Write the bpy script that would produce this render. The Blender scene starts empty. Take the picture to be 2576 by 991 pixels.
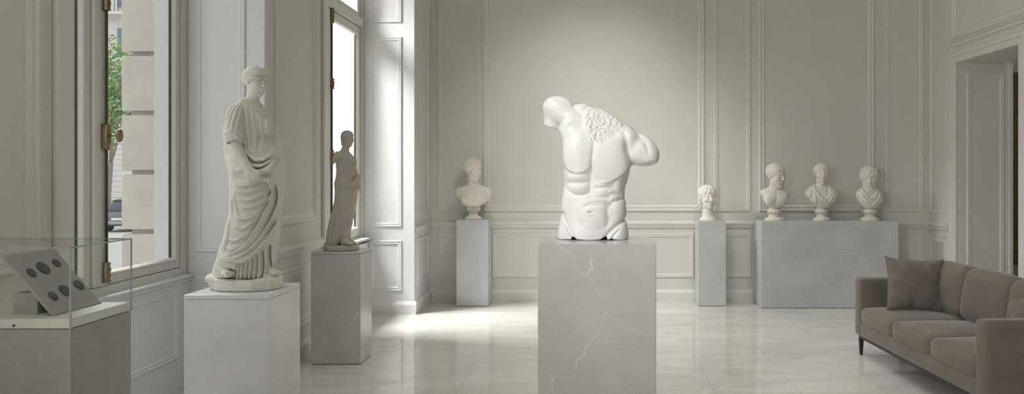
import bpy, bmesh, math, random
import numpy as np
from mathutils import Vector, Matrix
random.seed(7)
SC = bpy.context.scene
COL = SC.collection
F, VX, VY, CAMZ = 2000.0, 1480.0, 429.0, 1.6
def rad(a): return math.radians(a)

# ---------------------------------------------------------------- objects
def tag(o, label=None, cat=None, group=None, kind=None):
    if label: o['label'] = label
    if cat: o['category'] = cat
    if group: o['group'] = group
    if kind: o['kind'] = kind
    return o
def empty(name, loc=(0, 0, 0), rz=0.0, label=None, cat=None, group=None):
    o = bpy.data.objects.new(name, None); COL.objects.link(o)
    o.location = loc; o.rotation_euler = (0, 0, rz); o.empty_display_size = .1
    return tag(o, label, cat, group)
def mesh_obj(name, me, m, parent=None, smooth=False):
    if m is not None: me.materials.append(m)
    if smooth: me.polygons.foreach_set('use_smooth', [True] * len(me.polygons))
    o = bpy.data.objects.new(name, me); COL.objects.link(o)
    if parent is not None: o.parent = parent
    return o
def from_bm(name, bm, m, parent=None, smooth=False, bevel=0, seg=2, autosm=False):
    bmesh.ops.recalc_face_normals(bm, faces=bm.faces)
    me = bpy.data.meshes.new(name); bm.to_mesh(me); bm.free()
    o = mesh_obj(name, me, m, parent, smooth)
    if bevel:
        b = o.modifiers.new('bevel', 'BEVEL'); b.width = bevel; b.segments = seg; b.limit_method = 'ANGLE'
    return o
def add_box(bm, x0, x1, y0, y1, z0, z1):
    vs = [bm.verts.new(p) for p in ((x0,y0,z0),(x1,y0,z0),(x1,y1,z0),(x0,y1,z0),(x0,y0,z1),(x1,y0,z1),(x1,y1,z1),(x0,y1,z1))]
    for f in ((0,3,2,1),(4,5,6,7),(0,1,5,4),(1,2,6,5),(2,3,7,6),(3,0,4,7)): bm.faces.new([vs[i] for i in f])
def boxes(name, lst, m, parent=None, bevel=0, kind=None):
    bm = bmesh.new()
    for b in lst: add_box(bm, *b)
    o = from_bm(name, bm, m, parent, bevel=bevel)
    if kind: o['kind'] = kind
    return o
def add_tube(bm, pts, radii, n=10, cap=True):
    pts = [Vector(p) for p in pts]
    if not hasattr(radii, '__len__'): radii = [radii] * len(pts)
    rings = []; ref = None
    for i, p in enumerate(pts):
        t = (pts[min(i+1, len(pts)-1)] - pts[max(i-1, 0)]).normalized()
        if ref is None: ref = t.orthogonal().normalized()
        ref = (ref - t * ref.dot(t)).normalized(); b = t.cross(ref)
        rings.append([bm.verts.new(p + (ref*math.cos(2*math.pi*k/n) + b*math.sin(2*math.pi*k/n)) * radii[i]) for k in range(n)])
    for a, c in zip(rings, rings[1:]):
        for k in range(n): bm.faces.new((a[k], a[(k+1)%n], c[(k+1)%n], c[k]))
    if cap: bm.faces.new(rings[0][::-1]); bm.faces.new(rings[-1])
def add_lathe(bm, prof, c=(0, 0, 0), n=40, axis='z', sx=1, sy=1):
    rings = []
    for r, z in prof:
        ring = []
        for k in range(n):
            a = 2*math.pi*k/n; u, v = r*math.cos(a)*sx, r*math.sin(a)*sy
            p = {'z': (u, v, z), 'x': (z, u, v), 'y': (u, z, v)}[axis]
            ring.append(bm.verts.new((p[0]+c[0], p[1]+c[1], p[2]+c[2])))
        rings.append(ring)
    for a, b in zip(rings, rings[1:]):
        for k in range(n): bm.faces.new((a[k], a[(k+1)%n], b[(k+1)%n], b[k]))
    bm.faces.new(rings[0][::-1]); bm.faces.new(rings[-1])
def frame_bm(bm, O, U, V, N, u0, u1, v0, v1, prof):
    """mitred moulding round a rectangle; prof = [(inset, height)]"""
    O, U, V, N = map(Vector, (O, U, V, N)); loops = []
    for d, h in prof:
        loops.append([bm.verts.new(O + U*u + V*v + N*h) for u, v in ((u0+d, v0+d), (u1-d, v0+d), (u1-d, v1-d), (u0+d, v1-d))])
    for a, b in zip(loops, loops[1:]):
        for k in range(4): bm.faces.new((a[k], a[(k+1)%4], b[(k+1)%4], b[k]))
PROF = [(0, 0), (0, .016), (.006, .022), (.012, .022), (.018, .012), (.026, .014), (.034, .018), (.042, .008), (.046, 0)]
PROFW = [(0, 0), (0, .020), (.010, .030), (.022, .030), (.030, .014), (.044, .016), (.058, .022), (.070, .010), (.078, 0)]
PROF = [(d, h*.62) for d, h in PROF]; PROFW = [(d, h*.62) for d, h in PROFW]
PROFS = [(0, 0), (0, .010), (.005, .014), (.012, .012), (.020, .006), (.026, 0)]
def panels(name, m, parent, O, U, V, N, rects, prof=PROF):
    for r in rects:
        bm = bmesh.new(); frame_bm(bm, O, U, V, N, *r, prof)
        from_bm(name, bm, m, parent)
def extrude_prof(bm, prof, a, b, N, Z=(0, 0, 1)):
    """prof=[(out, up)] swept straight from a to b"""
    a, b, N, Z = map(Vector, (a, b, N, Z))
    A = [bm.verts.new(a + N*o + Z*u) for o, u in prof]; B = [bm.verts.new(b + N*o + Z*u) for o, u in prof]
    n = len(prof)
    for i in range(n): bm.faces.new((A[i], A[(i+1)%n], B[(i+1)%n], B[i]))
    bm.faces.new(A[::-1]); bm.faces.new(B)

# ---------------------------------------------------------------- materials
def new_mat(name):
    m = bpy.data.materials.new(name); m.use_nodes = True
    nt = m.node_tree; nt.nodes.clear()
    out = nt.nodes.new('ShaderNodeOutputMaterial')
    return m, nt, out
def nd(nt, t, **kw):
    n = nt.nodes.new(t)
    for k, v in kw.items():
        if k in n.inputs.keys(): n.inputs[k].default_value = v
        else: setattr(n, k, v)
    return n
def principled(name, col, rough=.5, metal=0, noise=0, nscale=6, bump=0, bscale=40, spec=.5, sheen=0, detail=4, trans=0):
    m, nt, out = new_mat(name)
    p = nd(nt, 'ShaderNodeBsdfPrincipled'); nt.links.new(p.outputs[0], out.inputs[0])
    p.inputs['Base Color'].default_value = (*col, 1); p.inputs['Roughness'].default_value = rough
    p.inputs['Metallic'].default_value = metal; p.inputs['Specular IOR Level'].default_value = spec
    if sheen:
        p.inputs['Sheen Weight'].default_value = sheen; p.inputs['Sheen Roughness'].default_value = .35
        p.inputs['Sheen Tint'].default_value = (.95, .9, .86, 1)
    tc = nd(nt, 'ShaderNodeTexCoord')
    if noise:
        n = nd(nt, 'ShaderNodeTexNoise', Scale=nscale, Detail=detail); nt.links.new(tc.outputs['Object'], n.inputs['Vector'])
        r = nd(nt, 'ShaderNodeMapRange'); r.inputs['From Min'].default_value = .3; r.inputs['From Max'].default_value = .7
        r.inputs['To Min'].default_value = 1 - noise; r.inputs['To Max'].default_value = 1 + noise
        nt.links.new(n.outputs['Fac'], r.inputs['Value'])
        mx = nd(nt, 'ShaderNodeVectorMath', operation='SCALE'); mx.inputs[0].default_value = col
        nt.links.new(r.outputs[0], mx.inputs['Scale']); nt.links.new(mx.outputs[0], p.inputs['Base Color'])
    if bump:
        n2 = nd(nt, 'ShaderNodeTexNoise', Scale=bscale, Detail=5); nt.links.new(tc.outputs['Object'], n2.inputs['Vector'])
        b = nd(nt, 'ShaderNodeBump', Strength=bump, Distance=.01); nt.links.new(n2.outputs['Fac'], b.inputs['Height'])
        nt.links.new(b.outputs[0], p.inputs['Normal'])
    return m
def veined(name, col, vein, rough=.25, scale=1.6, width=.010, seed=0.0, amount=.8):
    m, nt, out = new_mat(name); L = nt.links.new
    p = nd(nt, 'ShaderNodeBsdfPrincipled', Roughness=rough); L(p.outputs[0], out.inputs[0])
    tc = nd(nt, 'ShaderNodeTexCoord'); mp = nd(nt, 'ShaderNodeMapping'); L(tc.outputs['Object'], mp.inputs['Vector'])
    mp.inputs['Location'].default_value = (seed, seed*1.7, seed*.6); mp.inputs['Rotation'].default_value = (.5, .6, .3)
    nz = nd(nt, 'ShaderNodeTexNoise', Scale=2.2, Detail=6); L(mp.outputs[0], nz.inputs['Vector'])
    sub = nd(nt, 'ShaderNodeVectorMath', operation='SUBTRACT'); L(nz.outputs['Color'], sub.inputs[0]); sub.inputs[1].default_value = (.5, .5, .5)
    sc = nd(nt, 'ShaderNodeVectorMath', operation='SCALE'); L(sub.outputs[0], sc.inputs[0]); sc.inputs['Scale'].default_value = .28
    ad = nd(nt, 'ShaderNodeVectorMath', operation='ADD'); L(mp.outputs[0], ad.inputs[0]); L(sc.outputs[0], ad.inputs[1])
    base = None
    for k, (s, w, a) in enumerate(((scale, width, amount), (scale*1.9, width*.6, amount*.5))):
        st = nd(nt, 'ShaderNodeMapping'); L(ad.outputs[0], st.inputs['Vector']); st.inputs['Scale'].default_value = (1, 1, .55 if k == 0 else .8)
        st.inputs['Rotation'].default_value = (.2*k, .9, .4)
        v = nd(nt, 'ShaderNodeTexVoronoi', feature='DISTANCE_TO_EDGE', Scale=s); L(st.outputs[0], v.inputs['Vector'])
        r = nd(nt, 'ShaderNodeMapRange', interpolation_type='SMOOTHSTEP'); L(v.outputs['Distance'], r.inputs['Value'])
        r.inputs['From Min'].default_value = w; r.inputs['From Max'].default_value = 0; r.inputs['To Min'].default_value = 0; r.inputs['To Max'].default_value = a
        mk = nd(nt, 'ShaderNodeTexNoise', Scale=2.6+k, Detail=2); L(mp.outputs[0], mk.inputs['Vector'])
        mr = nd(nt, 'ShaderNodeMapRange'); L(mk.outputs['Fac'], mr.inputs['Value']); mr.inputs['From Min'].default_value = .42; mr.inputs['From Max'].default_value = .55
        mu = nd(nt, 'ShaderNodeMath', operation='MULTIPLY'); L(r.outputs[0], mu.inputs[0]); L(mr.outputs[0], mu.inputs[1])
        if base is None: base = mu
        else:
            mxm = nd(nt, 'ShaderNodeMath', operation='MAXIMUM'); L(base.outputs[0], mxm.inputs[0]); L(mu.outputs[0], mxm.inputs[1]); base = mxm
    cl = nd(nt, 'ShaderNodeTexNoise', Scale=3.0, Detail=8); L(ad.outputs[0], cl.inputs['Vector'])
    cr = nd(nt, 'ShaderNodeMapRange'); L(cl.outputs['Fac'], cr.inputs['Value'])
    cr.inputs['From Min'].default_value = .3; cr.inputs['From Max'].default_value = .7; cr.inputs['To Min'].default_value = .92; cr.inputs['To Max'].default_value = 1.07
    c0 = nd(nt, 'ShaderNodeVectorMath', operation='SCALE'); c0.inputs[0].default_value = col; L(cr.outputs[0], c0.inputs['Scale'])
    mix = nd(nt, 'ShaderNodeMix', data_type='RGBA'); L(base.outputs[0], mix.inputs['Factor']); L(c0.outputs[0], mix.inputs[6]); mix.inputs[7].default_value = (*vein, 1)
    L(mix.outputs[2], p.inputs['Base Color'])
    return m
def floor_material():
    m, nt, out = new_mat('polished_limestone'); L = nt.links.new
    p = nd(nt, 'ShaderNodeBsdfPrincipled'); L(p.outputs[0], out.inputs[0])
    p.inputs['Specular IOR Level'].default_value = .8
    tc = nd(nt, 'ShaderNodeTexCoord'); mp = nd(nt, 'ShaderNodeMapping'); L(tc.outputs['Object'], mp.inputs['Vector'])
    mp.inputs['Location'].default_value = (.42, .33, 0); mp.inputs['Rotation'].default_value = (0, 0, rad(90))
    br = nd(nt, 'ShaderNodeTexBrick', offset=.5); L(mp.outputs[0], br.inputs['Vector'])
    for k, v in (('Color1', (.665, .64, .60, 1)), ('Color2', (.63, .605, .565, 1)), ('Mortar', (.40, .375, .34, 1)), ('Scale', 1.0), ('Mortar Size', .0016), ('Mortar Smooth', .4), ('Brick Width', 1.86), ('Row Height', .62)):
        br.inputs[k].default_value = v
    nz = nd(nt, 'ShaderNodeTexNoise', Scale=1.4, Detail=7, Distortion=1.2)
    ms = nd(nt, 'ShaderNodeMapping'); ms.inputs['Scale'].default_value = (1, 3.2, 1); ms.inputs['Rotation'].default_value = (0, 0, .15)
    L(tc.outputs['Object'], ms.inputs['Vector']); L(ms.outputs[0], nz.inputs['Vector'])
    r = nd(nt, 'ShaderNodeMapRange'); L(nz.outputs['Fac'], r.inputs['Value'])
    r.inputs['From Min'].default_value = .35; r.inputs['From Max'].default_value = .65; r.inputs['To Min'].default_value = .90; r.inputs['To Max'].default_value = 1.06
    s = nd(nt, 'ShaderNodeVectorMath', operation='SCALE'); L(br.outputs['Color'], s.inputs[0]); L(r.outputs[0], s.inputs['Scale'])
    L(s.outputs[0], p.inputs['Base Color'])
    rr = nd(nt, 'ShaderNodeMapRange'); L(nz.outputs['Fac'], rr.inputs['Value']); rr.inputs['To Min'].default_value = .03; rr.inputs['To Max'].default_value = .11
    L(rr.outputs[0], p.inputs['Roughness'])
    return m
def pane_material(name, tint=(1, 1, 1), refl=1.0):
    m, nt, out = new_mat(name); L = nt.links.new
    t = nd(nt, 'ShaderNodeBsdfTransparent'); t.inputs[0].default_value = (*tint, 1)
    g = nd(nt, 'ShaderNodeBsdfGlossy', Roughness=.02); fr = nd(nt, 'ShaderNodeFresnel', IOR=1.45)
    mu = nd(nt, 'ShaderNodeMath', operation='MULTIPLY'); L(fr.outputs[0], mu.inputs[0])
    ge = nd(nt, 'ShaderNodeNewGeometry'); iv = nd(nt, 'ShaderNodeMath', operation='MULTIPLY_ADD'); L(ge.outputs['Backfacing'], iv.inputs[0]); iv.inputs[1].default_value = -refl; iv.inputs[2].default_value = refl
    L(iv.outputs[0], mu.inputs[1])
    mx = nd(nt, 'ShaderNodeMixShader'); L(mu.outputs[0], mx.inputs[0]); L(t.outputs[0], mx.inputs[1]); L(g.outputs[0], mx.inputs[2])
    L(mx.outputs[0], out.inputs[0]); return m
WALL = principled('warm_white_wall_paint', (.695, .683, .645), .6, noise=.012, nscale=3, spec=.3)
TRIM = principled('satin_trim_paint', (.73, .718, .682), .42, spec=.4)
REVEAL = principled('white_reveal_paint', (.73, .735, .73), .45, spec=.4)
CEIL = principled('ceiling_paint', (.76, .75, .72), .7)
FLOOR = floor_material()
STONE_G = veined('grey_marble', (.495, .495, .475), (.80, .75, .72), .2, 1.9, .0036, 6.1, .75)
STONE_G_DIM = veined('grey_marble_dimmed', (.30, .298, .285), (.62, .61, .58), .25, 1.7, .0034, 3.6, .5)  # the grey marble again, with the plinth's dimness put into its colour
STONE_M = veined('mid_grey_marble', (.54, .54, .52), (.74, .72, .68), .22, 1.6, .0042, 1.3, .6)
STONE_L = veined('pale_grey_marble', (.545, .555, .555), (.78, .78, .77), .28, 1.5, .005, 8.4, .6)
STONE_W = veined('light_marble', (.71, .715, .715), (.86, .86, .86), .3, 1.4, .004, 5.2, .6)
MARBLE_W = principled('white_carved_marble', (.82, .816, .80), .38, noise=.015, nscale=5, spec=.35)
MARBLE_R = principled('broken_marble', (.80, .785, .745), .75, noise=.05, nscale=60, bump=.5, bscale=120)
MARBLE_S = principled('aged_statue_stone', (.73, .705, .655), .6, noise=.05, nscale=7, bump=.08, bscale=90, spec=.3)
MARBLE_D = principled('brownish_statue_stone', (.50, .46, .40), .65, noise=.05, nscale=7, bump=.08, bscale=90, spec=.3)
MARBLE_B = principled('cream_bust_marble', (.78, .745, .66), .5, noise=.05, nscale=12, spec=.35)
MARBLE_C = principled('dusty_bust_marble', (.70, .665, .595), .6, noise=.05, nscale=12, bump=.06, bscale=120, spec=.3)
BRASS = principled('aged_brass', (.27, .215, .12), .38, 1, noise=.15, nscale=60)
IRON = principled('dark_bronze_rod', (.10, .085, .065), .45, .8)
GLASS = pane_material('window_glass')
VGLASS = pane_material('display_glass', (.985, .99, .988), .8)
GEDGE = principled('glass_edge', (.33, .39, .39), .25)
VELVET = principled('taupe_velvet', (.165, .140, .121), .85, noise=.10, nscale=5, sheen=.45, spec=.2)
BLACK = principled('black_metal', (.03, .032, .033), .4, .3)
BOARD = principled('grey_display_board', (.40, .395, .37), .8)
PEBBLE = principled('dark_oval_stone', (.085, .085, .075), .6, noise=.15, nscale=60)
# ================================================================= ROOM
XL, XN, XP, XR, YB, H = -2.45, -3.07, -1.94, 4.178, 9.75, 4.35   # left wall, glazing, pier, right wall, back wall, height
boxes('floor', [(-3.3, 8.6, -4, 12.4, -.2, 0)], FLOOR, kind='structure')
boxes('ceiling', [(-3.3, 8.6, -4, 12.4, H, H+.2)], CEIL, kind='structure')
wb = boxes('wall_back', [(-3.15, XR+.62, YB, YB+.25, 0, H)], WALL, kind='structure')
boxes('wall_front', [(-3.15, 8.4, -4, -3.8, 0, H)], principled('light_damping_dark_wall', (.09, .085, .08), .7), kind='structure')  # unseen wall, made dark to damp bounce light near the camera
wl = boxes('wall_left', [(-3.15, XL, -3.8, -1.6, 0, H), (-3.15, XL, -1.6, .4, 0, .9), (-3.15, XL, -1.6, .4, 3.7, H), (-3.15, XL, 0.4, 3.75, 0, H),
    (-3.15, -3.02, 3.75, 6.03, 0, .80), (-3.15, XL, 3.75, 6.03, 3.75, H)], WALL, kind='structure')
wm = boxes('wall_left_middle', [(-3.15, XL, 6.03, 7.42, 0, H), (-2.80, -2.53, 7.42, 8.86, 0, .80), (-3.15, XL, 7.42, 8.86, 4.12, H)], WALL, kind='structure')
wp = boxes('wall_left_pier', [(-3.15, XP, 8.86, YB, 0, H)], REVEAL, kind='structure')
wr = boxes('wall_right', [(XR, XR+.62, 9.0, YB, 0, H), (XR, XR+.62, 7.68, 9.0, 2.82, H), (XR, XR+.62, 7.30, 7.68, 0, H)], WALL, kind='structure')
DWALL = principled('light_damping_dark_wall_near', (.09, .075, .06), .6, noise=.15, nscale=6)  # for an unseen wall; made-up dark finish that cuts bounce light
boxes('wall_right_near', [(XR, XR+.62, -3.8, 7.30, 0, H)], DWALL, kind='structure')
# --- back wall panels (u = X, v = Z)
Ob, Ub, Vb, Nb = (0, YB, 0), (1, 0, 0), (0, 0, 1), (0, -1, 0)
bx = lambda p: (p - VX) * YB / F
top = 4.20
panels('panel_moulding', TRIM, wb, Ob, Ub, Vb, Nb, [(bx(1101), bx(1206), 1.10, top), (bx(1797), bx(1887), 1.10, top), (bx(2228), bx(2322), 1.10, top)], PROF)
panels('panel_moulding', TRIM, wb, Ob, Ub, Vb, Nb, [(bx(1216), bx(1772), 1.10, top), (bx(1909), bx(2199), 1.10, top)], PROFW)
panels('dado_panel_moulding', TRIM, wb, Ob, Ub, Vb, Nb, [(bx(1102), bx(1212), .293, .83), (bx(1238), bx(1745), .293, .83), (bx(1783), bx(1889), .293, .83), (bx(1909), bx(2200), .293, .83), (bx(2228), bx(2322), .293, .83)], PROF)
RAIL = [(0, 0), (.012, 0), (.020, .014), (.020, .030), (.032, .044), (.036, .062), (.030, .074), (.014, .082), (0, .088)]
BASE = [(0, 0), (.024, 0), (.024, .105), (.018, .118), (.010, .132), (.006, .142), (0, .145)]
def run(name, prof, a, b, N, z, m=TRIM):
    bm = bmesh.new(); extrude_prof(bm, prof, (a[0], a[1], z), (b[0], b[1], z), N); o = from_bm(name, bm, m); o['kind'] = 'structure'; return o
run('baseboard_back', BASE, (XP, YB), (XR, YB), (0, -1, 0), 0)
run('trim_1', RAIL, (XP, YB), (XR, YB), (0, -1, 0), .896)
# --- pier side (faces +x) and window-2 reveal (faces the camera side)
panels('panel_moulding', TRIM, wp, (XP, 0, 0), (0, 1, 0), (0, 0, 1), (1, 0, 0), [(9.02, 9.64, 1.12, top)], PROF)
panels('panel_moulding', REVEAL, wp, (XP, 0, 0), (0, 1, 0), (0, 0, 1), (1, 0, 0), [(9.02, 9.64, .29, .83)], PROF)
panels('reveal_panel_moulding', REVEAL, wp, (0, 8.86, 0), (1, 0, 0), (0, 0, 1), (0, -1, 0), [(-2.44, -2.08, .975, 3.09), (-2.44, -2.08, .26, .82), (-2.44, -2.08, 3.25, 4.25)], PROF)
run('baseboard_left', BASE, (XP, 8.86), (XP, YB-.024), (1, 0, 0), 0)
run('baseboard_reveal', BASE, (XL, 8.86), (XP+.024, 8.86), (0, -1, 0), 0, REVEAL)
run('trim_2', RAIL, (XP, 8.88), (XP, YB-.03), (1, 0, 0), .896)
# --- wall between the windows
panels('panel_moulding', TRIM, wm, (XL, 0, 0), (0, 1, 0), (0, 0, 1), (1, 0, 0), [(6.20, 7.13, 1.16, top), (6.20, 7.13, .27, .80)], PROFW)
run('baseboard_left_middle', BASE, (XL, 6.03), (XL, 7.40), (1, 0, 0), 0)
run('trim_3', RAIL, (XL, 6.06), (XL, 7.40), (1, 0, 0), .90)
# casing round the near edge of window 2
boxes('trim_4', [(XL, XL+.03, 7.30, 7.42, .145, 4.1)], TRIM, bevel=.008, kind='structure')
# --- reveal of window 1 (faces camera): separate painted lining
rv = boxes('wall_left_reveal', [(-3.02, XL+.004, 6.005, 6.03, 0, 3.75)], REVEAL, kind='structure')
panels('reveal_panel_moulding', REVEAL, rv, (0, 6.005, 0), (1, 0, 0), (0, 0, 1), (0, -1, 0), [(-2.965, -2.59, .985, 3.65), (-2.965, -2.59, .20, .79)], PROF)
run('baseboard_reveal_near', BASE, (-3.0, 6.005), (XL+.01, 6.005), (0, -1, 0), 0, REVEAL)
# --- under window 1
uw = boxes('wall_left_apron', [(-3.02, -3.0, 3.75, 6.005, 0, .80)], REVEAL, kind='structure')
panels('apron_panel_moulding', REVEAL, uw, (-3.0, 0, 0), (0, 1, 0), (0, 0, 1), (1, 0, 0), [(4.0, 5.80, .23, .735)], PROF)
# --- near wall (dark, seen against the window)
panels('panel_moulding', TRIM, wl, (XL, 0, 0), (0, 1, 0), (0, 0, 1), (1, 0, 0), [(2.5, 3.54, 1.16, top), (2.5, 3.54, .27, .80)], PROFW)
boxes('trim_5', [(XL, XL+.03, 3.63, 3.75, .145, 3.85)], TRIM, bevel=.01, kind='structure')
run('baseboard_left_near', BASE, (XL, 2.25), (XL, 3.75), (1, 0, 0), 0)
run('trim_6', RAIL, (XL, 2.25), (XL, 3.62), (1, 0, 0), .90)
# --- right wall + doorway
panels('panel_moulding', TRIM, wr, (XR, 0, 0), (0, 1, 0), (0, 0, 1), (-1, 0, 0), [(9.235, 9.70, 1.10, top), (9.235, 9.70, .293, .83)], PROFS)
panels('panel_moulding', TRIM, wr, (XR, 0, 0), (0, 1, 0), (0, 0, 1), (-1, 0, 0), [(7.50, 9.12, 3.10, 4.2)], PROFW)
run('baseboard_right', BASE, (XR, 9.18), (XR, YB-.024), (-1, 0, 0), 0)
run('trim_7', RAIL, (XR, 9.20), (XR, YB-.03), (-1, 0, 0), .896)
CAS = [(0, 0), (.022, 0), (.030, .02), (.030, .05), (.018, .065), (.018, .12), (.028, .135), (.034, .165), (.020, .185), (0, .19)]
door = bmesh.new()
def casing(x, z0, z1, ya, yb):
    add_box(door, x-.032, x, ya, yb, z0, z1)
d1 = boxes('door_1', [(XR-.028, XR, 9.0, 9.07, 0, 2.89), (XR-.040, XR, 9.07, 9.12, 0, 2.94), (XR-.022, XR, 9.12, 9.18, 0, 3.0),
    (XR-.028, XR, 7.61, 7.68, 0, 2.89), (XR-.040, XR, 7.56, 7.61, 0, 2.94), (XR-.022, XR, 7.50, 7.56, 0, 3.0),
    (XR-.028, XR, 7.68, 9.0, 2.82, 2.89), (XR-.040, XR, 7.61, 9.07, 2.89, 2.94), (XR-.022, XR, 7.56, 9.12, 2.94, 3.0)], TRIM, bevel=.006, kind='structure')
boxes('cornice_strip', [(XR-.07, XR, 7.46, 9.21, 3.0, 3.03), (XR-.05, XR, 7.48, 9.19, 2.985, 3.0)], TRIM, d1, bevel=.008)
panels('jamb_panel_moulding', TRIM, d1, (0, 9.0, 0), (1, 0, 0), (0, 0, 1), (0, -1, 0), [(4.285, 4.70, .25, 2.70)], PROF)
boxes('jamb_stop', [(4.752, 4.79, 8.965, 9.0, 0, 2.82)], TRIM, d1)
door.free()
# room beyond the doorway
boxes('wall_annex', [(4.798, 8.4, 10.6, 10.8, 0, H), (8.4, 8.6, 5, 10.8, 0, H), (4.798, 8.4, 5.0, 5.2, 0, H)], WALL, kind='structure')
WOOD = principled('brown_panelled_wood', (.17, .115, .07), .5, noise=.2, nscale=9)
pw = boxes('door_2', [(5.0, 6.6, 10.55, 10.6, 0, 2.9)], WOOD, kind='structure')
panels('door_panel_moulding', WOOD, pw, (0, 10.55, 0), (1, 0, 0), (0, 0, 1), (0, -1, 0), [(5.1, 5.75, .2, 2.75), (5.85, 6.5, .2, 2.75)], PROF)
cab = empty('low_cabinet', (0, 0, 0), label='low beige cabinet with dark top seen through the doorway', cat='cabinet')
BEIGE = principled('beige_lacquer', (.50, .44, .39), .5); DARKW = principled('dark_walnut', (.07, .05, .035), .4, noise=.2, nscale=20)
boxes('body', [(5.06, 6.2, 9.56, 10.0, .05, .475)], BEIGE, cab, bevel=.004)
boxes('top', [(5.045, 6.215, 9.545, 10.0, .475, .50)], DARKW, cab, bevel=.004)
for i in range(2):
    dd = boxes('door', [(5.08+i*.56, 5.62+i*.56, 9.548, 9.56, .08, .46)], BEIGE, cab, bevel=.003)
for fx, fy in ((5.1, 9.6), (6.1, 9.6), (5.1, 9.9), (6.1, 9.9)): boxes('foot', [(fx, fx+.05, fy, fy+.05, 0, .05)], DARKW, cab)

# ================================================================= WINDOWS
FRAME = principled('window_frame_paint', (.66, .65, .61), .42, spec=.4)
def bars(name, lst, parent, m=FRAME, bevel=.008): return boxes(name, lst, m, parent, bevel=bevel)
# window 1: glazing plane x = XN, depth 3.75 .. 6.0
w1 = boxes('window_1', [(XN-.05, XN+.04, 5.93, 6.005, .80, 3.75), (XN-.05, XN+.04, 3.75, 3.90, .80, 3.75), (XN-.05, XN+.04, 3.90, 5.93, .80, .875), (XN-.05, XN+.04, 3.90, 5.93, 3.66, 3.75)], FRAME, bevel=.006, kind='structure')
def casement(parent, x, ya, yb, z0, z1, sa, sb, rail_b=.085, rail_t=.08, hinge=None):
    c = bars('casement', [(x-.022, x+.026, ya, ya+sa, z0, z1), (x-.022, x+.026, yb-sb, yb, z0, z1), (x-.022, x+.026, ya+sa, yb-sb, z0, z0+rail_b), (x-.022, x+.026, ya+sa, yb-sb, z1-rail_t, z1)], parent)
    bm = bmesh.new(); frame_bm(bm, (x+.004, 0, 0), (0, 1, 0), (0, 0, 1), (1, 0, 0), ya+sa-.022, yb-sb+.022, z0+rail_b-.022, z1-rail_t+.022, [(0, .022), (.012, .030), (.020, .026), (.030, .008), (.032, 0)])
    from_bm('glazing_bead', bm, FRAME, c)
    boxes('gasket', [(x-.012, x+.004, ya+sa+.011, ya+sa+.017, z0+rail_b+.01, z1-rail_t-.01), (x-.012, x+.004, yb-sb-.017, yb-sb-.011, z0+rail_b+.01, z1-rail_t-.01)], BLACK, c)
    boxes('pane', [(x-.005, x-.001, ya+sa, yb-sb, z0+rail_b, z1-rail_t)], GLASS, c)
    return c
casement(w1, XN, 4.955, 5.928, .877, 3.655, .07, .075, .075)
casement(w1, XN, 3.905, 4.95, .877, 3.655, .09, .17, .075)
bars('meeting_stile', [(XN+.027, XN+.052, 4.86, 4.99, .88, 3.65)], w1)
def bolt(parent, x, y, z_lo, z_hi, z_handle, mrod, plate_h=.17, guides=()):
    bm = bmesh.new(); add_tube(bm, [(x+.012, y, z_lo), (x+.012, y, z_hi)], .009, 12); rod = from_bm('bolt_rod', bm, mrod, parent, True)
    bm = bmesh.new()
    prof = [(0, -plate_h/2), (.012, -plate_h/2), (.020, -plate_h*.42), (.018, -plate_h*.30), (.026, -plate_h*.2), (.026, plate_h*.2), (.018, plate_h*.30), (.021, plate_h*.42), (.012, plate_h/2), (0, plate_h/2)]
    add_lathe(bm, [(max(r, .001), z) for r, z in prof], (x+.012, y, z_handle), 20)
    add_box(bm, x-.004, x+.012, y-.03, y+.03, z_handle-plate_h*.46, z_handle+plate_h*.46)
    h = from_bm('handle_plate', bm, BRASS, rod, True)
    bm = bmesh.new(); add_tube(bm, [(x+.02, y, z_handle+.01), (x+.05, y+.0, z_handle+.01), (x+.085, y, z_handle+.008)], [.011, .007, .010], 12)
    add_lathe(bm, [(.008, .078), (.032, .084), (.043, .093), (.036, .104), (.012, .110)], (x, y, z_handle+.008), 24, 'x', .62, 1.0)
    from_bm('knob', bm, BRASS, rod, True)
    for zg, hh in guides:
        bm = bmesh.new(); add_lathe(bm, [(.012, -hh/2), (.026, -hh*.46), (.02, -hh*.3), (.027, -hh*.12), (.022, 0), (.028, hh*.15), (.019, hh*.3), (.025, hh*.45), (.012, hh/2)], (x+.012, y, zg), 18)
        from_bm('bolt_guide', bm, BRASS, rod, True)
bolt(w1, XN+.055, 4.955, .9, 3.6, 1.81, IRON, .17, ((.965, .13), (2.66, .13)))
sl = boxes('window_sill', [(-3.06, -2.972, 3.76, 6.003, .80, .822)], REVEAL, w1, bevel=.008)
boxes('sill_moulding', [(-3.0, -2.985, 3.76, 6.003, .775, .80)], REVEAL, sl, bevel=.005)
# window 2: glazing plane x = -2.55
X2 = -2.55
w2 = boxes('window_2', [(X2-.06, X2+.045, 8.79, 8.86, .80, 4.12), (X2-.06, X2+.045, 7.42, 7.56, .80, 4.12), (X2-.06, X2+.045, 7.56, 8.79, .80, .875), (X2-.06, X2+.06, 7.56, 8.79, 3.185, 3.275), (X2-.06, X2+.045, 7.56, 8.79, 4.04, 4.12)], FRAME, bevel=.006, kind='structure')
casement(w2, X2, 7.745, 8.79, .877, 3.18, .055, .085, .10, .09)
bars('meeting_stile', [(X2-.02, X2+.04, 7.56, 7.742, .877, 3.18)], w2)
tl = bars('top_light', [(X2-.022, X2+.026, 7.56, 7.64, 3.278, 4.04), (X2-.022, X2+.026, 8.70, 8.79, 3.278, 4.04), (X2-.022, X2+.026, 7.64, 8.70, 3.278, 3.34), (X2-.022, X2+.026, 7.64, 8.70, 3.97, 4.04)], w2)
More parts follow.
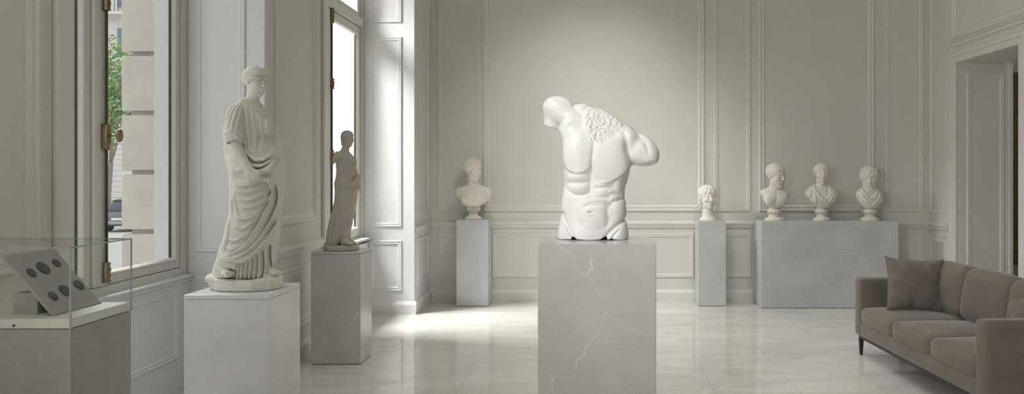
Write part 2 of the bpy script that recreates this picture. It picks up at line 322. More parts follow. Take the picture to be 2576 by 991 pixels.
boxes('pane', [(X2-.005, X2-.001, 7.64, 8.70, 3.34, 3.97)], GLASS, tl)
bolt(w2, X2+.03, 7.775, .9, 3.16, 1.73, IRON, .15, ((2.45, .11), (3.12, .16), (.95, .1)))
boxes('window_sill', [(X2-.02, X2+.13, 7.42, 8.855, .835, .86)], REVEAL, w2, bevel=.008)
boxes('wall_left_apron_far', [(-2.53, XL, 7.42, 8.86, 0, .80)], REVEAL, kind='structure')
# window 3, added unseen beside the camera to light the near side
w3 = boxes('added_window_3', [(XN-.05, XN+.04, -1.6, -1.5, .9, 3.7), (XN-.05, XN+.04, .3, .4, .9, 3.7), (XN-.05, XN+.04, -1.5, .3, .9, .98), (XN-.05, XN+.04, -1.5, .3, 3.62, 3.7), (XN-.04, XN+.03, -.65, -.55, .98, 3.62)], FRAME, bevel=.006, kind='structure')
boxes('pane', [(XN-.005, XN-.001, -1.5, .3, .98, 3.62)], GLASS, w3)

# ================================================================= OUTSIDE
ASHLAR = principled('limestone_ashlar', (.50, .47, .425), .85, noise=.06, nscale=8, bump=.15, bscale=60)
ASHLAR_S = principled('smooth_painted_stone', (.55, .54, .51), .8)
def stone_pier(name, x0, x1, y0, y1, zs, pitch, m, g=.017):
    bm = bmesh.new(); z = zs
    add_box(bm, x0+.05, x1, y0+.05, y1, -1.2, 6)
    while z < 5.6:
        add_box(bm, x0, x1, y0, y1-.02, z+g, z+pitch-g); z += pitch
    o = from_bm(name, bm, m, bevel=.008); o['kind'] = 'structure'; return o
stone_pier('wall_outside', -3.56, -3.30, 6.06, 7.3, -1.2+.075, .452, ASHLAR)
boxes('trim_8', [(-3.30, -3.13, 6.04, 6.2, -.2, 5.0)], ASHLAR_S, kind='structure')
stone_pier('wall_outside_far', -2.92, -2.70, 8.90, 10.4, -1.2+.10, .395, ASHLAR, .03)
boxes('trim_9', [(-2.70, -2.60, 8.88, 9.0, -.2, 5.0)], ASHLAR_S, kind='structure')
boxes('road', [(-70, -3.3, -20, 80, -1.35, -1.2)], principled('pale_pavement', (.50, .49, .47), .9, noise=.06, nscale=1.5), kind='structure')
# street tree
BARK = principled('grey_bark', (.22, .20, .17), .9, noise=.2, nscale=8); LEAF = principled('spring_leaf', (.20, .33, .10), .6, noise=.25, nscale=1.2)
tr = empty('street_tree', (-25.4, 42, -1.2), label='young green street tree outside the tall window beside the pavement', cat='tree')
bm = bmesh.new(); add_tube(bm, [(0, 0, 0), (.04, 0, 1.6), (.15, .05, 3.2), (.25, 0, 5.2), (.2, 0, 7.6)], [.17, .14, .11, .07, .03], 10); from_bm('trunk', bm, BARK, tr, True)
rnd = random.Random(3)
tips = []
for i in range(16):
    a = rnd.uniform(0, 6.28); z0 = rnd.uniform(2.9, 6.5); L_ = rnd.uniform(.9, 2.3)*(1.1-.08*(z0-3)); p0 = Vector((.12, 0, z0)); p1 = p0 + Vector((math.cos(a)*L_*.5, math.sin(a)*L_*.5, L_*.35)); p2 = p0 + Vector((math.cos(a)*L_, math.sin(a)*L_, L_*.9))
    bm = bmesh.new(); add_tube(bm, [p0, p1, p2], [.06, .04, .015], 7); from_bm('branch', bm, BARK, tr, True); tips += [p1, p2]
bm = bmesh.new()
for i in range(4200):
    u = Vector((rnd.gauss(0, 1), rnd.gauss(0, 1), rnd.gauss(0, 1))).normalized() * (rnd.random()**.45)
    c = Vector((.2+u.x*2.3, u.y*2.3, 7.0+u.z*3.0))
    n = Vector((rnd.gauss(0, 1), rnd.gauss(0, 1), rnd.gauss(0, 1))).normalized(); t = n.orthogonal().normalized(); b = n.cross(t); s = rnd.uniform(.07, .15)
    vs = [bm.verts.new(c + t*s*x + b*s*y + n*s*q) for x, y, q in ((-1, 0, 0), (0, -.5, .12), (1, 0, 0), (0, .5, .12))]; bm.faces.new(vs)
from_bm('foliage', bm, LEAF, tr)
# parked car
CARP = principled('slate_grey_car_paint', (.13, .15, .16), .3, .3); CARG = principled('car_glass', (.03, .04, .05), .08); RUB = principled('tyre_rubber', (.02, .02, .02), .8)
car = empty('car', (-21.3, 36, -1.2), rad(4), label='slate grey parked car on the street beyond the tall window', cat='car')
def loft_car(name, rows, m):
    bm = bmesh.new(); rings = []
    for y, zb, zt, w in rows:
        rings.append([bm.verts.new(p) for p in ((-w*.92, y, zb), (-w, y, zb+(zt-zb)*.45), (-w*.94, y, zt-.04), (-w*.8, y, zt), (w*.8, y, zt), (w*.94, y, zt-.04), (w, y, zb+(zt-zb)*.45), (w*.92, y, zb))])
    for a, b in zip(rings, rings[1:]):
        for k in range(8): bm.faces.new((a[k], a[(k+1)%8], b[(k+1)%8], b[k]))
    bm.faces.new(rings[0][::-1]); bm.faces.new(rings[-1]); return from_bm(name, bm, m, car, True, bevel=.03)
loft_car('body', [(0, .35, .75, .78), (.15, .28, .92, .86), (1.0, .25, .95, .9), (2.9, .25, .95, .9), (3.9, .28, .86, .86), (4.2, .38, .7, .76)], CARP)
loft_car('cabin', [(.25, .92, .98, .78), (.75, .94, 1.40, .66), (1.9, .94, 1.46, .66), (2.9, .94, .97, .76)], CARG)
loft_car('roof', [(.72, 1.39, 1.43, .64), (1.1, 1.42, 1.49, .64), (1.9, 1.42, 1.49, .64), (2.1, 1.40, 1.44, .62)], CARP)
for sx in (-1, 1):
    for y in (.8, 3.3):
        bm = bmesh.new(); add_lathe(bm, [(.2, -.1), (.31, -.1), (.33, -.06), (.33, .06), (.31, .1), (.2, .1)], (sx*.80, y, .33), 24, 'x'); from_bm('wheel', bm, RUB, car, True)
    bm = bmesh.new(); add_box(bm, sx*.62-.14, sx*.62+.14, -.02, .05, .68, .80); from_bm('tail_light', bm, principled('tail_light_red', (.35, .03, .03), .3), car, bevel=.01)
boxes('bumper', [(-.8, .8, -.06, .06, .36, .52)], principled('bumper_grey', (.3, .31, .31), .5), car, bevel=.03)
boxes('number_plate', [(-.26, .26, -.075, -.06, .55, .66)], principled('plate_white', (.7, .7, .66), .5), car)
# white building across the street
FAC = principled('white_facade', (.62, .60, .57), .9, noise=.04, nscale=.6)
bd = empty('apartment_building', (-44, 62, -1.2), label='white apartment building with railed balconies across the street', cat='building')
SID = principled('window_grey', (.16, .18, .20), .2)
fb = bmesh.new(); add_box(fb, -16, 12, 0, 12, 0, 26)
for k in range(16): add_box(fb, -16.04, 12.04, -.05, 0, .3+k*.42, .68+k*.42)
from_bm('facade', fb, FAC, bd)
for fl in range(4):
    z = 8.3 + fl*3.6
    boxes('floor_band', [(-16.1, 12.1, -.25, 0, z-.9, z-.6)], FAC, bd)
    for k in range(9):
        x = -14.4 + k*3.1
        wf = boxes('window', [(x-.08, x+1.18, -.06, .02, z-.08, z+2.08)], FAC, bd)
        boxes('pane', [(x, x+1.1, -.075, -.05, z, z+2.0)], SID, wf)
bs = boxes('balcony', [(-16, 12, -1.1, 0, 14.8, 15.0)], FAC, bd)
bm = bmesh.new()
for k in range(90): add_box(bm, -15.9+k*.31, -15.87+k*.31, -1.08, -1.05, 15.0, 16.0)
add_box(bm, -16, 12, -1.1, -1.03, 16, 16.06); from_bm('railing', bm, BLACK, bs)
# ================================================================= PEDESTALS
def pedestal(label, x0, x1, y0, y1, h, m, group='marble pedestals', slab=0.0, name='pedestal'):
    p = empty(name, ((x0+x1)/2, (y0+y1)/2, 0), label=label, cat='pedestal', group=group)
    w, d = (x1-x0)/2, (y1-y0)/2
    if slab:
        boxes('shaft', [(-w, w, -d, d, .004, h-slab-.0015)], m, p, bevel=.003)
        boxes('top_slab', [(-w, w, -d, d, h-slab, h)], m, p, bevel=.003)
    else:
        boxes('shaft', [(-w, w, -d, d, .004, h)], m, p, bevel=.003)
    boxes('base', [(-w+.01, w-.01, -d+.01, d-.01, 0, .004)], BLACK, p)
    return p
PC_H = 1.195
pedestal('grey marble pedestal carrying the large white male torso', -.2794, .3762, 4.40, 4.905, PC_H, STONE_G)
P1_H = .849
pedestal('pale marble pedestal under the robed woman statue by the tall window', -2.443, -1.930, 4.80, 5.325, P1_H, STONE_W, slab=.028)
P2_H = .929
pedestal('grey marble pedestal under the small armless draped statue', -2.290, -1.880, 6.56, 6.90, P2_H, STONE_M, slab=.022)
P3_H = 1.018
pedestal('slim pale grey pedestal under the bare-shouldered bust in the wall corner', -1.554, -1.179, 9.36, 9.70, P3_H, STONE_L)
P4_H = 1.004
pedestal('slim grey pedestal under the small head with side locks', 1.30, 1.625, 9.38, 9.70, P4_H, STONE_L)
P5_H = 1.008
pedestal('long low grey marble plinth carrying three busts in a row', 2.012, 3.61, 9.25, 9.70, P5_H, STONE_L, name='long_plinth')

# ================================================================= DISPLAY CASE
CX0, CX1, CY0, CY1, CH = -2.40, -1.759, 2.70, 3.06, 1.061
dc = empty('display_case', ((CX0+CX1)/2, (CY0+CY1)/2, 0), label='stone plinth with clear glass cover beside the tall window', cat='display case')
def W(lst): 
    return [(a-dc.location.x, b-dc.location.x, c-dc.location.y, d-dc.location.y, e, f) for a, b, c, d, e, f in lst]
boxes('plinth', W([(CX0, CX1, CY0, CY1, 0, CH-.001)]), STONE_G_DIM, dc, bevel=.003)
CT = CH + .034
boxes('inner_base', W([(CX0+.005, CX1-.005, CY0+.005, CY1-.005, CH, CT)]), TRIM, dc, bevel=.003)
GT = CH + .279
gl = boxes('glass_cover', W([(CX0, CX0+.004, CY0, CY1, CH, GT), (CX1-.004, CX1, CY0, CY1, CH, GT), (CX0+.004, CX1-.004, CY0, CY0+.004, CH, GT), (CX0+.004, CX1-.004, CY1-.004, CY1, CH, GT), (CX0+.004, CX1-.004, CY0+.004, CY1-.004, GT-.004, GT)]), VGLASS, dc)
e = .0022
ed = []
for x in (CX0, CX1):
    for y in (CY0, CY1): ed.append((x-e, x+e, y-e, y+e, CH, GT))
    ed.append((x-e, x+e, CY0, CY1, GT-2*e, GT))
for y in (CY0, CY1): ed.append((CX0, CX1, y-e, y+e, GT-2*e, GT))
boxes('polished_glass_edge', W(ed), GEDGE, gl)
bm = bmesh.new(); add_lathe(bm, [(.003, 0), (.004, -.002), (.004, -.005)], (CX1-.19-dc.location.x, CY0-dc.location.y, CH+.013), 12, 'y'); from_bm('screw', bm, BLACK, dc, True)
# sloping board inside
P0 = Vector((-1.858, 2.76, CT)); UP = Vector((-.175, 0, .205)); DY = Vector((0, .265, 0)); Nn = Vector((.205, 0, .175)).normalized()
bd2 = empty('display_board', tuple(P0), label='sloping grey board inside the glass case holding six dark oval stones', cat='display board')
bm = bmesh.new(); t = .010
vs = [bm.verts.new(v) for v in (Vector((0, 0, 0)), DY, DY+UP, UP)]; vb = [bm.verts.new(v - Nn*t) for v in (Vector((0, 0, 0)), DY, DY+UP, UP)]
for k in range(4): bm.faces.new((vs[k], vs[(k+1)%4], vb[(k+1)%4], vb[k]))
bm.faces.new(vs); bm.faces.new(vb[::-1])
zs = min(v.co.z for v in bm.verts)
for v in bm.verts: v.co.z -= zs
from_bm('panel', bm, BOARD, bd2, bevel=.002)
boxes('prop', [(-.16, -.075, .03, .23, 0, .075)], BOARD, bd2)
boxes('ledge', [(-.004, .006, 0, .265, 0, .008)], BOARD, bd2, bevel=.002)
labs = ['small dark oval stone, upper row of the board, nearest the viewer', 'large dark oval stone in the middle of the upper row', 'small dark oval stone, upper row of the board, nearest the window',
        'small dark oval stone, lower row of the board, nearest the viewer', 'large dark oval stone in the middle of the lower row', 'medium dark oval stone, lower row of the board, nearest the window']
spots = [(.145, .60, .027), (.150, .36, 0), (.0, 0, 0)]
for (fy, fz, r, lb) in ((.21, .66, .019, labs[0]), (.48, .70, .027, labs[1]), (.79, .74, .018, labs[2]), (.24, .25, .018, labs[3]), (.53, .29, .025, labs[4]), (.86, .33, .022, labs[5])):
    c = P0 + DY*fy + UP*fz + Vector((0, 0, -zs))
    bm = bmesh.new(); U = UP.normalized()
    prof = [(.0008, 0), (1.0, 0), (1.02, .18), (.92, .36), (.6, .50), (.3, .56), (.01, .58)]
    n = 32; rings = []
    for q, hgt in prof:
        rings.append([bm.verts.new(DY.normalized()*(r*q*math.cos(a)) + U*(r*1.02*q*math.sin(a)) + Nn*(hgt*.012)) for a in (2*math.pi*k/n for k in range(n))])
    for a, b in zip(rings, rings[1:]):
        for k in range(n): bm.faces.new((a[k], a[(k+1)%n], b[(k+1)%n], b[k]))
    bm.faces.new(rings[0][::-1]); bm.faces.new(rings[-1])
    o = from_bm('oval_stone', bm, PEBBLE, None, True); o.location = c + Nn*.0005
    tag(o, lb, 'stone', 'dark oval stones on the display board')

# ================================================================= SOFA
SR = rad(3.0)
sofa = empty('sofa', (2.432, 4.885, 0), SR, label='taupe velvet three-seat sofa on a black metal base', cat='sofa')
SL = 2.07
def rbox(name, x0, x1, y0, y1, z0, z1, r, m, parent, crown=(0, 0, 0), n=14, warp=None, rot=None):
    """soft box: rounded edges, crowned faces"""
    hx, hy, hz = (x1-x0)/2, (y1-y0)/2, (z1-z0)/2; c = Vector(((x0+x1)/2, (y0+y1)/2, (z0+z1)/2))
    bm = bmesh.new(); bmesh.ops.create_cube(bm, size=2); bmesh.ops.subdivide_edges(bm, edges=bm.edges[:], cuts=n, use_grid_fill=True)
    for v in bm.verts:
        p = v.co
        # concentrate the vertices near the edges
        q = Vector([math.copysign(1-(1-abs(t))**1.6, t) for t in p])
        a = Vector((q.x*hx, q.y*hy, q.z*hz)); core = Vector((max(-hx+r, min(hx-r, a.x)), max(-hy+r, min(hy-r, a.y)), max(-hz+r, min(hz-r, a.z))))
        d = a - core
        if d.length > 1e-9: a = core + d.normalized()*r
        sx, sy, sz = a.x/hx, a.y/hy, a.z/hz
        if crown[2]: a.z += math.copysign(crown[2]*(1-sx*sx)*(1-sy*sy)*min(1, abs(sz)), sz)
        if crown[0]: a.x += math.copysign(crown[0]*(1-sz*sz)*(1-sy*sy)*min(1, abs(sx)), sx)
        if crown[1]: a.y += math.copysign(crown[1]*(1-sz*sz)*(1-sx*sx)*min(1, abs(sy)), sy)
        if warp: a = warp(a, hx, hy, hz)
        if rot: a = rot @ a
        v.co = a + c
    return from_bm(name, bm, m, parent, True)
rbox('frame', .012, .93, .06, SL-.06, .172, .30, .02, VELVET, sofa)
rbox('arm', .0, .94, .0, .118, .172, .676, .032, VELVET, sofa)
rbox('arm', .0, .94, SL-.118, SL, .172, .676, .032, VELVET, sofa)
rbox('back', .80, .95, .06, SL-.06, .172, .72, .035, VELVET, sofa)
cw = (SL-.236)/3
for k in range(3):
    y0 = .118 + k*cw
    sc_ = rbox('seat_cushion', .006, .66, y0+.003, y0+cw-.003, .285, .425, .042, VELVET, sofa, (.012, .0, .032))
    by0, by1 = y0+.004, y0+cw-.004
    if k == 2: by1 -= .02
    rbox('back_cushion', .56, .775, by0, by1, .43, .825, .065, VELVET, sofa, (.035, .004, .022), rot=Matrix.Rotation(rad(9), 3, 'Y'))
rl = boxes('base_rail', [(.03, .055, .03, SL-.03, .145, .172), (.88, .905, .03, SL-.03, .145, .172), (.055, .88, .03, .055, .145, .172), (.055, .88, SL-.055, SL-.03, .145, .172)], BLACK, sofa, bevel=.002)
for x in (.045, .89):
    for y in (.045, SL-.045):
        bm = bmesh.new()
        t_ = [bm.verts.new((x+sx*.018, y+sy*.018, .146)) for sx, sy in ((-1,-1),(1,-1),(1,1),(-1,1))]; b_ = [bm.verts.new((x+sx*.010, y+sy*.010, 0)) for sx, sy in ((-1,-1),(1,-1),(1,1),(-1,1))]
        for k in range(4): bm.faces.new((b_[k], b_[(k+1)%4], t_[(k+1)%4], t_[k]))
        bm.faces.new(b_[::-1]); bm.faces.new(t_); from_bm('leg', bm, BLACK, sofa)
def pillow(label, loc, rot, w, h, t, seed):
    rn = random.Random(seed); bm = bmesh.new(); n = 44; g = {}
    ph = [rn.uniform(0, 6.28) for _ in range(8)]
    def pt(u, v, s):
        pu, pv = u*(1-.07*(1-v*v)), v*(1-.07*(1-u*u))
        # drawn-out corners
        k = (abs(u)*abs(v))**6; pu *= 1+.025*k; pv *= 1+.025*k
        th = max(0, (1-abs(u)**2.6)*(1-abs(v)**2.6))**.52
        wr = .010*math.sin(9*u+ph[0]+3*v)*math.exp(-((v+.8)/.22)**2) + .008*math.sin(16*u+ph[1])*math.exp(-((v+.86)/.13)**2) + .005*math.sin(11*v+ph[2]+2*u)*math.exp(-((abs(u)-.8)/.2)**2) + .006*math.sin(5*u+4*v+ph[3]) + .006*math.sin(14*u+ph[4])*math.exp(-((v-.84)/.13)**2)
        z = s*(t/2*th) + wr*min(1, th*1.4)
        return (pu*w/2, pv*h/2, z)
    for s in (1, -1):
        for i in range(n+1):
            for j in range(n+1):
                u, v = -1+2*i/n, -1+2*j/n
                u = math.copysign(1-(1-abs(u))**1.5, u); v = math.copysign(1-(1-abs(v))**1.5, v)
                if (i in (0, n) or j in (0, n)) and s == -1: g[s, i, j] = g[1, i, j]
                else: g[s, i, j] = bm.verts.new(pt(u, v, s))
        for i in range(n):
            for j in range(n): bm.faces.new([g[s, a, b] for a, b in ((i, j), (i+1, j), (i+1, j+1), (i, j+1))][::s])
    root = empty('throw_pillow', loc, 0, label, 'pillow', 'throw pillows on the sofa'); root.rotation_euler = rot
    o = from_bm('cover', bm, VELVET, root, True)
    bm = bmesh.new(); pts = []
    for i in range(n+1): pts.append(g_edge(i, 0, n, w, h))
    for i in range(1, n+1): pts.append(g_edge(n, i, n, w, h))
    for i in range(n-1, -1, -1): pts.append(g_edge(i, n, n, w, h))
    for i in range(n-1, 0, -1): pts.append(g_edge(0, i, n, w, h))
    pts.append(pts[0]); add_tube(bm, pts, .0045, 6, cap=False); from_bm('piping', bm, VELVET, root, True)
    return root
def g_edge(i, j, n, w, h):
    u, v = -1+2*i/n, -1+2*j/n
    u = math.copysign(1-(1-abs(u))**1.5, u); v = math.copysign(1-(1-abs(v))**1.5, v)
    pu, pv = u*(1-.07*(1-v*v)), v*(1-.07*(1-u*u)); k = (abs(u)*abs(v))**6; pu *= 1+.025*k; pv *= 1+.025*k
    return (pu*w/2, pv*h/2, 0)
pillow('square taupe velvet pillow leaning at the far end of the sofa', (2.70, 6.57, .655), (rad(74), rad(3), rad(-5)), .46, .43, .15, 4)
pillow('taupe velvet pillow half hidden behind the near sofa arm', (2.93, 5.16, .60), (rad(66), rad(-16), rad(-58)), .42, .40, .14, 9)
# ================================================================= CARVING KIT (distance fields -> one continuous mesh)
def smin(a, b, k):
    if k <= 0: return np.minimum(a, b)
    h = np.maximum(k - np.abs(a - b), 0.0) / k
    return np.minimum(a, b) - h*h*k*.25
def smax(a, b, k): return -smin(-a, -b, k)
def sstep(a, b, x):
    t = np.clip((x - a)/(b - a), 0, 1); return t*t*(3 - 2*t)
def s_ell(x, y, z, c, r):
    a, b, d = (x-c[0])/r[0], (y-c[1])/r[1], (z-c[2])/r[2]
    k0 = np.sqrt(a*a + b*b + d*d); k1 = np.sqrt((a/r[0])**2 + (b/r[1])**2 + (d/r[2])**2) + 1e-9
    return k0*(k0 - 1.0)/k1
def s_cap(x, y, z, a, b, r1, r2):
    ab = [b[i]-a[i] for i in range(3)]; l2 = sum(t*t for t in ab) + 1e-12
    h = np.clip(((x-a[0])*ab[0] + (y-a[1])*ab[1] + (z-a[2])*ab[2])/l2, 0, 1)
    return np.sqrt((x-a[0]-h*ab[0])**2 + (y-a[1]-h*ab[1])**2 + (z-a[2]-h*ab[2])**2) - (r1 + (r2-r1)*h)
def s_box(x, y, z, c, h, r=0.0):
    qx, qy, qz = np.abs(x-c[0])-h[0]+r, np.abs(y-c[1])-h[1]+r, np.abs(z-c[2])-h[2]+r
    return np.sqrt(np.maximum(qx, 0)**2 + np.maximum(qy, 0)**2 + np.maximum(qz, 0)**2) + np.minimum(np.maximum(qx, np.maximum(qy, qz)), 0) - r
class Vol:
    M = .07
    def __init__(s, lo, hi, h):
        s.h = h; s.lo = np.array(lo, np.float32)
        s.n = [int(math.ceil((hi[i]-lo[i])/h)) + 1 for i in range(3)]
        s.ax = [(lo[i] + h*np.arange(s.n[i])).astype(np.float32) for i in range(3)]
        s.f = np.full(s.n, .3, np.float32)
    def sl(s, lo, hi):
        out = []
        for i in range(3):
            a = max(0, int(math.floor((lo[i]-s.lo[i])/s.h))); b = min(s.n[i], int(math.ceil((hi[i]-s.lo[i])/s.h)) + 1)
            out.append(slice(a, max(a+1, b)) if a < s.n[i] else slice(s.n[i]-1, s.n[i]))
        return tuple(out)
    def xyz(s, sl=None):
        sl = sl or (slice(None),)*3
        return s.ax[0][sl[0]][:, None, None], s.ax[1][sl[1]][None, :, None], s.ax[2][sl[2]][None, None, :]
    def put(s, d, sl, k, op='u'):
        if op == 'u': s.f[sl] = smin(s.f[sl], d, k)
        elif op == 's': s.f[sl] = smax(s.f[sl], -d, k)
        elif op == 'i': s.f[sl] = smax(s.f[sl], d, k)
    def ell(s, c, r, k=.02, op='u', rot=None):
        R = max(r) if rot is not None else None
        e = [R or r[i] for i in range(3)]
        sl = s.sl([c[i]-e[i]-s.M for i in range(3)], [c[i]+e[i]+s.M for i in range(3)]); x, y, z = s.xyz(sl)
        if rot is not None:
            m = np.array(rot.transposed()); X, Y, Z = x-c[0], y-c[1], z-c[2]
            d = s_ell(m[0,0]*X+m[0,1]*Y+m[0,2]*Z, m[1,0]*X+m[1,1]*Y+m[1,2]*Z, m[2,0]*X+m[2,1]*Y+m[2,2]*Z, (0, 0, 0), r)
        else: d = s_ell(x, y, z, c, r)
        s.put(d, sl, k, op)
    def cap(s, a, b, r1, r2=None, k=.02, op='u'):
        r2 = r1 if r2 is None else r2; R = max(r1, r2) + s.M
        sl = s.sl([min(a[i], b[i])-R for i in range(3)], [max(a[i], b[i])+R for i in range(3)]); x, y, z = s.xyz(sl)
        s.put(s_cap(x, y, z, a, b, r1, r2), sl, k, op)
    def chain(s, pts, k=.02, op='u', kk=.01):
        """pts = [(x, y, z, r)] one tapered tube"""
        R = max(p[3] for p in pts) + s.M
        sl = s.sl([min(p[i] for p in pts)-R for i in range(3)], [max(p[i] for p in pts)+R for i in range(3)]); x, y, z = s.xyz(sl)
        d = None
        for p, q in zip(pts, pts[1:]):
            e = s_cap(x, y, z, p[:3], q[:3], p[3], q[3]); d = e if d is None else smin(d, e, kk)
        s.put(d, sl, k, op)
    def box(s, c, h, r=.01, k=.01, op='u'):
        sl = s.sl([c[i]-h[i]-s.M for i in range(3)], [c[i]+h[i]+s.M for i in range(3)]); x, y, z = s.xyz(sl)
        s.put(s_box(x, y, z, c, h, r), sl, k, op)
    def loft(s, rows, k=.02, n=2.3, op='u', cap_k=.01):
        """rows = [(z, x_lo, x_hi, y_lo, y_hi)] superelliptic sections"""
        rows = sorted(rows); Z = np.array([r[0] for r in rows])
        lo = [min(r[1] for r in rows)-s.M, min(r[3] for r in rows)-s.M, Z[0]-s.M]; hi = [max(r[2] for r in rows)+s.M, max(r[4] for r in rows)+s.M, Z[-1]+s.M]
        sl = s.sl(lo, hi); x, y, z = s.xyz(sl); zz = z.ravel()
        c = [np.interp(zz, Z, [r[i] for r in rows])[None, None, :] for i in range(1, 5)]
        m = max(1, int(.012/s.h)); ker = np.ones(2*m+1)/(2*m+1)
        for i in range(4):
            v = c[i].ravel(); vp = np.concatenate([np.full(m, v[0]), v, np.full(m, v[-1])]); c[i] = np.convolve(vp, ker, 'valid')[None, None, :].astype(np.float32)
        cx, rx, cy, ry = (c[0]+c[1])/2, np.maximum((c[1]-c[0])/2, .004), (c[2]+c[3])/2, np.maximum((c[3]-c[2])/2, .004)
        a, b = np.abs(x-cx)/rx, np.abs(y-cy)/ry
        q = (a**n + b**n)**(1.0/n); g = np.sqrt((a/rx)**2 + (b/ry)**2)/np.maximum(np.sqrt(a*a+b*b), 1e-6)
        d = (q - 1)/np.maximum(g, 1e-6)
        d = smax(d, np.maximum(Z[0]-z, z-Z[-1]), cap_k)
        s.put(d, sl, k, op)
    def plane(s, p, nrm, k=.004, sl=None):
        """cut away everything on the side the normal points to"""
        l = math.sqrt(sum(t*t for t in nrm)); nrm = [t/l for t in nrm]
        sl = sl or (slice(None),)*3; x, y, z = s.xyz(sl)
        s.put((x-p[0])*nrm[0] + (y-p[1])*nrm[1] + (z-p[2])*nrm[2], sl, k, 'i')
    def build(s, name, m, parent=None, smooth_passes=1, keep=True):
        f = s.f
        for _ in range(smooth_passes):
            for a in range(3):
                g = f.copy(); sA = [slice(None)]*3; sB = [slice(None)]*3; sC = [slice(None)]*3
                sA[a] = slice(0, -2); sB[a] = slice(1, -1); sC[a] = slice(2, None)
                g[tuple(sB)] = .25*f[tuple(sA)] + .5*f[tuple(sB)] + .25*f[tuple(sC)]; f = g
        f = f.copy()
        for a in range(3):
            e = [slice(None)]*3; e[a] = 0; f[tuple(e)] = np.maximum(f[tuple(e)], .001); e[a] = -1; f[tuple(e)] = np.maximum(f[tuple(e)], .001)
        V, Q = surface_nets(f, s.lo, s.h)
        me = bpy.data.meshes.new(name)
        me.vertices.add(len(V)); me.vertices.foreach_set('co', V.astype(np.float32).ravel())
        me.loops.add(Q.size); me.loops.foreach_set('vertex_index', Q.astype(np.int32).ravel())
        me.polygons.add(len(Q)); me.polygons.foreach_set('loop_start', np.arange(0, Q.size, 4, dtype=np.int32))
        me.update(calc_edges=True); me.validate()
        if keep: keep_biggest(me)
        return mesh_obj(name, me, m, parent, True)
def keep_biggest(me):
    bm = bmesh.new(); bm.from_mesh(me); seen = set(); comps = []
    bm.verts.ensure_lookup_table()
    for v in bm.verts:
        if v.index in seen: continue
        st = [v]; seen.add(v.index); comp = []
        while st:
            a = st.pop(); comp.append(a)
            for e in a.link_edges:
                b = e.other_vert(a)
                if b.index not in seen: seen.add(b.index); st.append(b)
        comps.append(comp)
    comps.sort(key=len, reverse=True)
    kill = [v for c in comps[1:] if len(c) < .02*len(comps[0]) for v in c]
    if kill: bmesh.ops.delete(bm, geom=kill, context='VERTS'); bm.to_mesh(me)
    bm.free()
def surface_nets(f, lo, h):
    ins = f < 0; nx, ny, nz = f.shape
    cnt = np.zeros((nx-1, ny-1, nz-1), np.int8)
    for i in (0, 1):
        for j in (0, 1):
            for k in (0, 1): cnt += ins[i:nx-1+i, j:ny-1+j, k:nz-1+k]
    act = (cnt > 0) & (cnt < 8); idx = np.full(cnt.shape, -1, np.int64); I = np.argwhere(act); idx[act] = np.arange(len(I))
    acc = np.zeros((len(I), 3)); num = np.zeros(len(I)); C = {}
    for i in (0, 1):
        for j in (0, 1):
            for k in (0, 1): C[i, j, k] = f[I[:, 0]+i, I[:, 1]+j, I[:, 2]+k].astype(np.float64)
    for a in range(3):
        o = [t for t in range(3) if t != a]
        for u in (0, 1):
            for v in (0, 1):
                p = [0, 0, 0]; p[o[0]] = u; p[o[1]] = v; q = list(p); q[a] = 1
                A, B = C[tuple(p)], C[tuple(q)]; m = (A < 0) != (B < 0); t = np.where(m, A/np.where(m, A-B, 1), 0)
                pos = np.zeros((len(I), 3)); pos[:, o[0]] = u; pos[:, o[1]] = v; pos[:, a] = t
                acc[m] += pos[m]; num[m] += 1
    V = (I + acc/num[:, None])*h + lo
    Q = []
    for a in range(3):
        b, c = (a+1) % 3, (a+2) % 3
        s0 = [slice(None)]*3; s1 = [slice(None)]*3
        s0[a] = slice(0, -1); s1[a] = slice(1, None)
        for t in (b, c): s0[t] = slice(1, -1); s1[t] = slice(1, -1)
        A, B = ins[tuple(s0)], ins[tuple(s1)]
        E = np.argwhere(A != B)
        if not len(E): continue
        flip = A[tuple(E.T)]; E = E.copy(); E[:, b] += 1; E[:, c] += 1
        def cell(db, dc):
            e = E.copy(); e[:, b] += db; e[:, c] += dc; return idx[e[:, 0], e[:, 1], e[:, 2]]
        q = np.stack([cell(-1, -1), cell(0, -1), cell(0, 0), cell(-1, 0)], 1)
        q[~flip] = q[~flip][:, ::-1]; Q.append(q)
    return V, np.concatenate(Q)
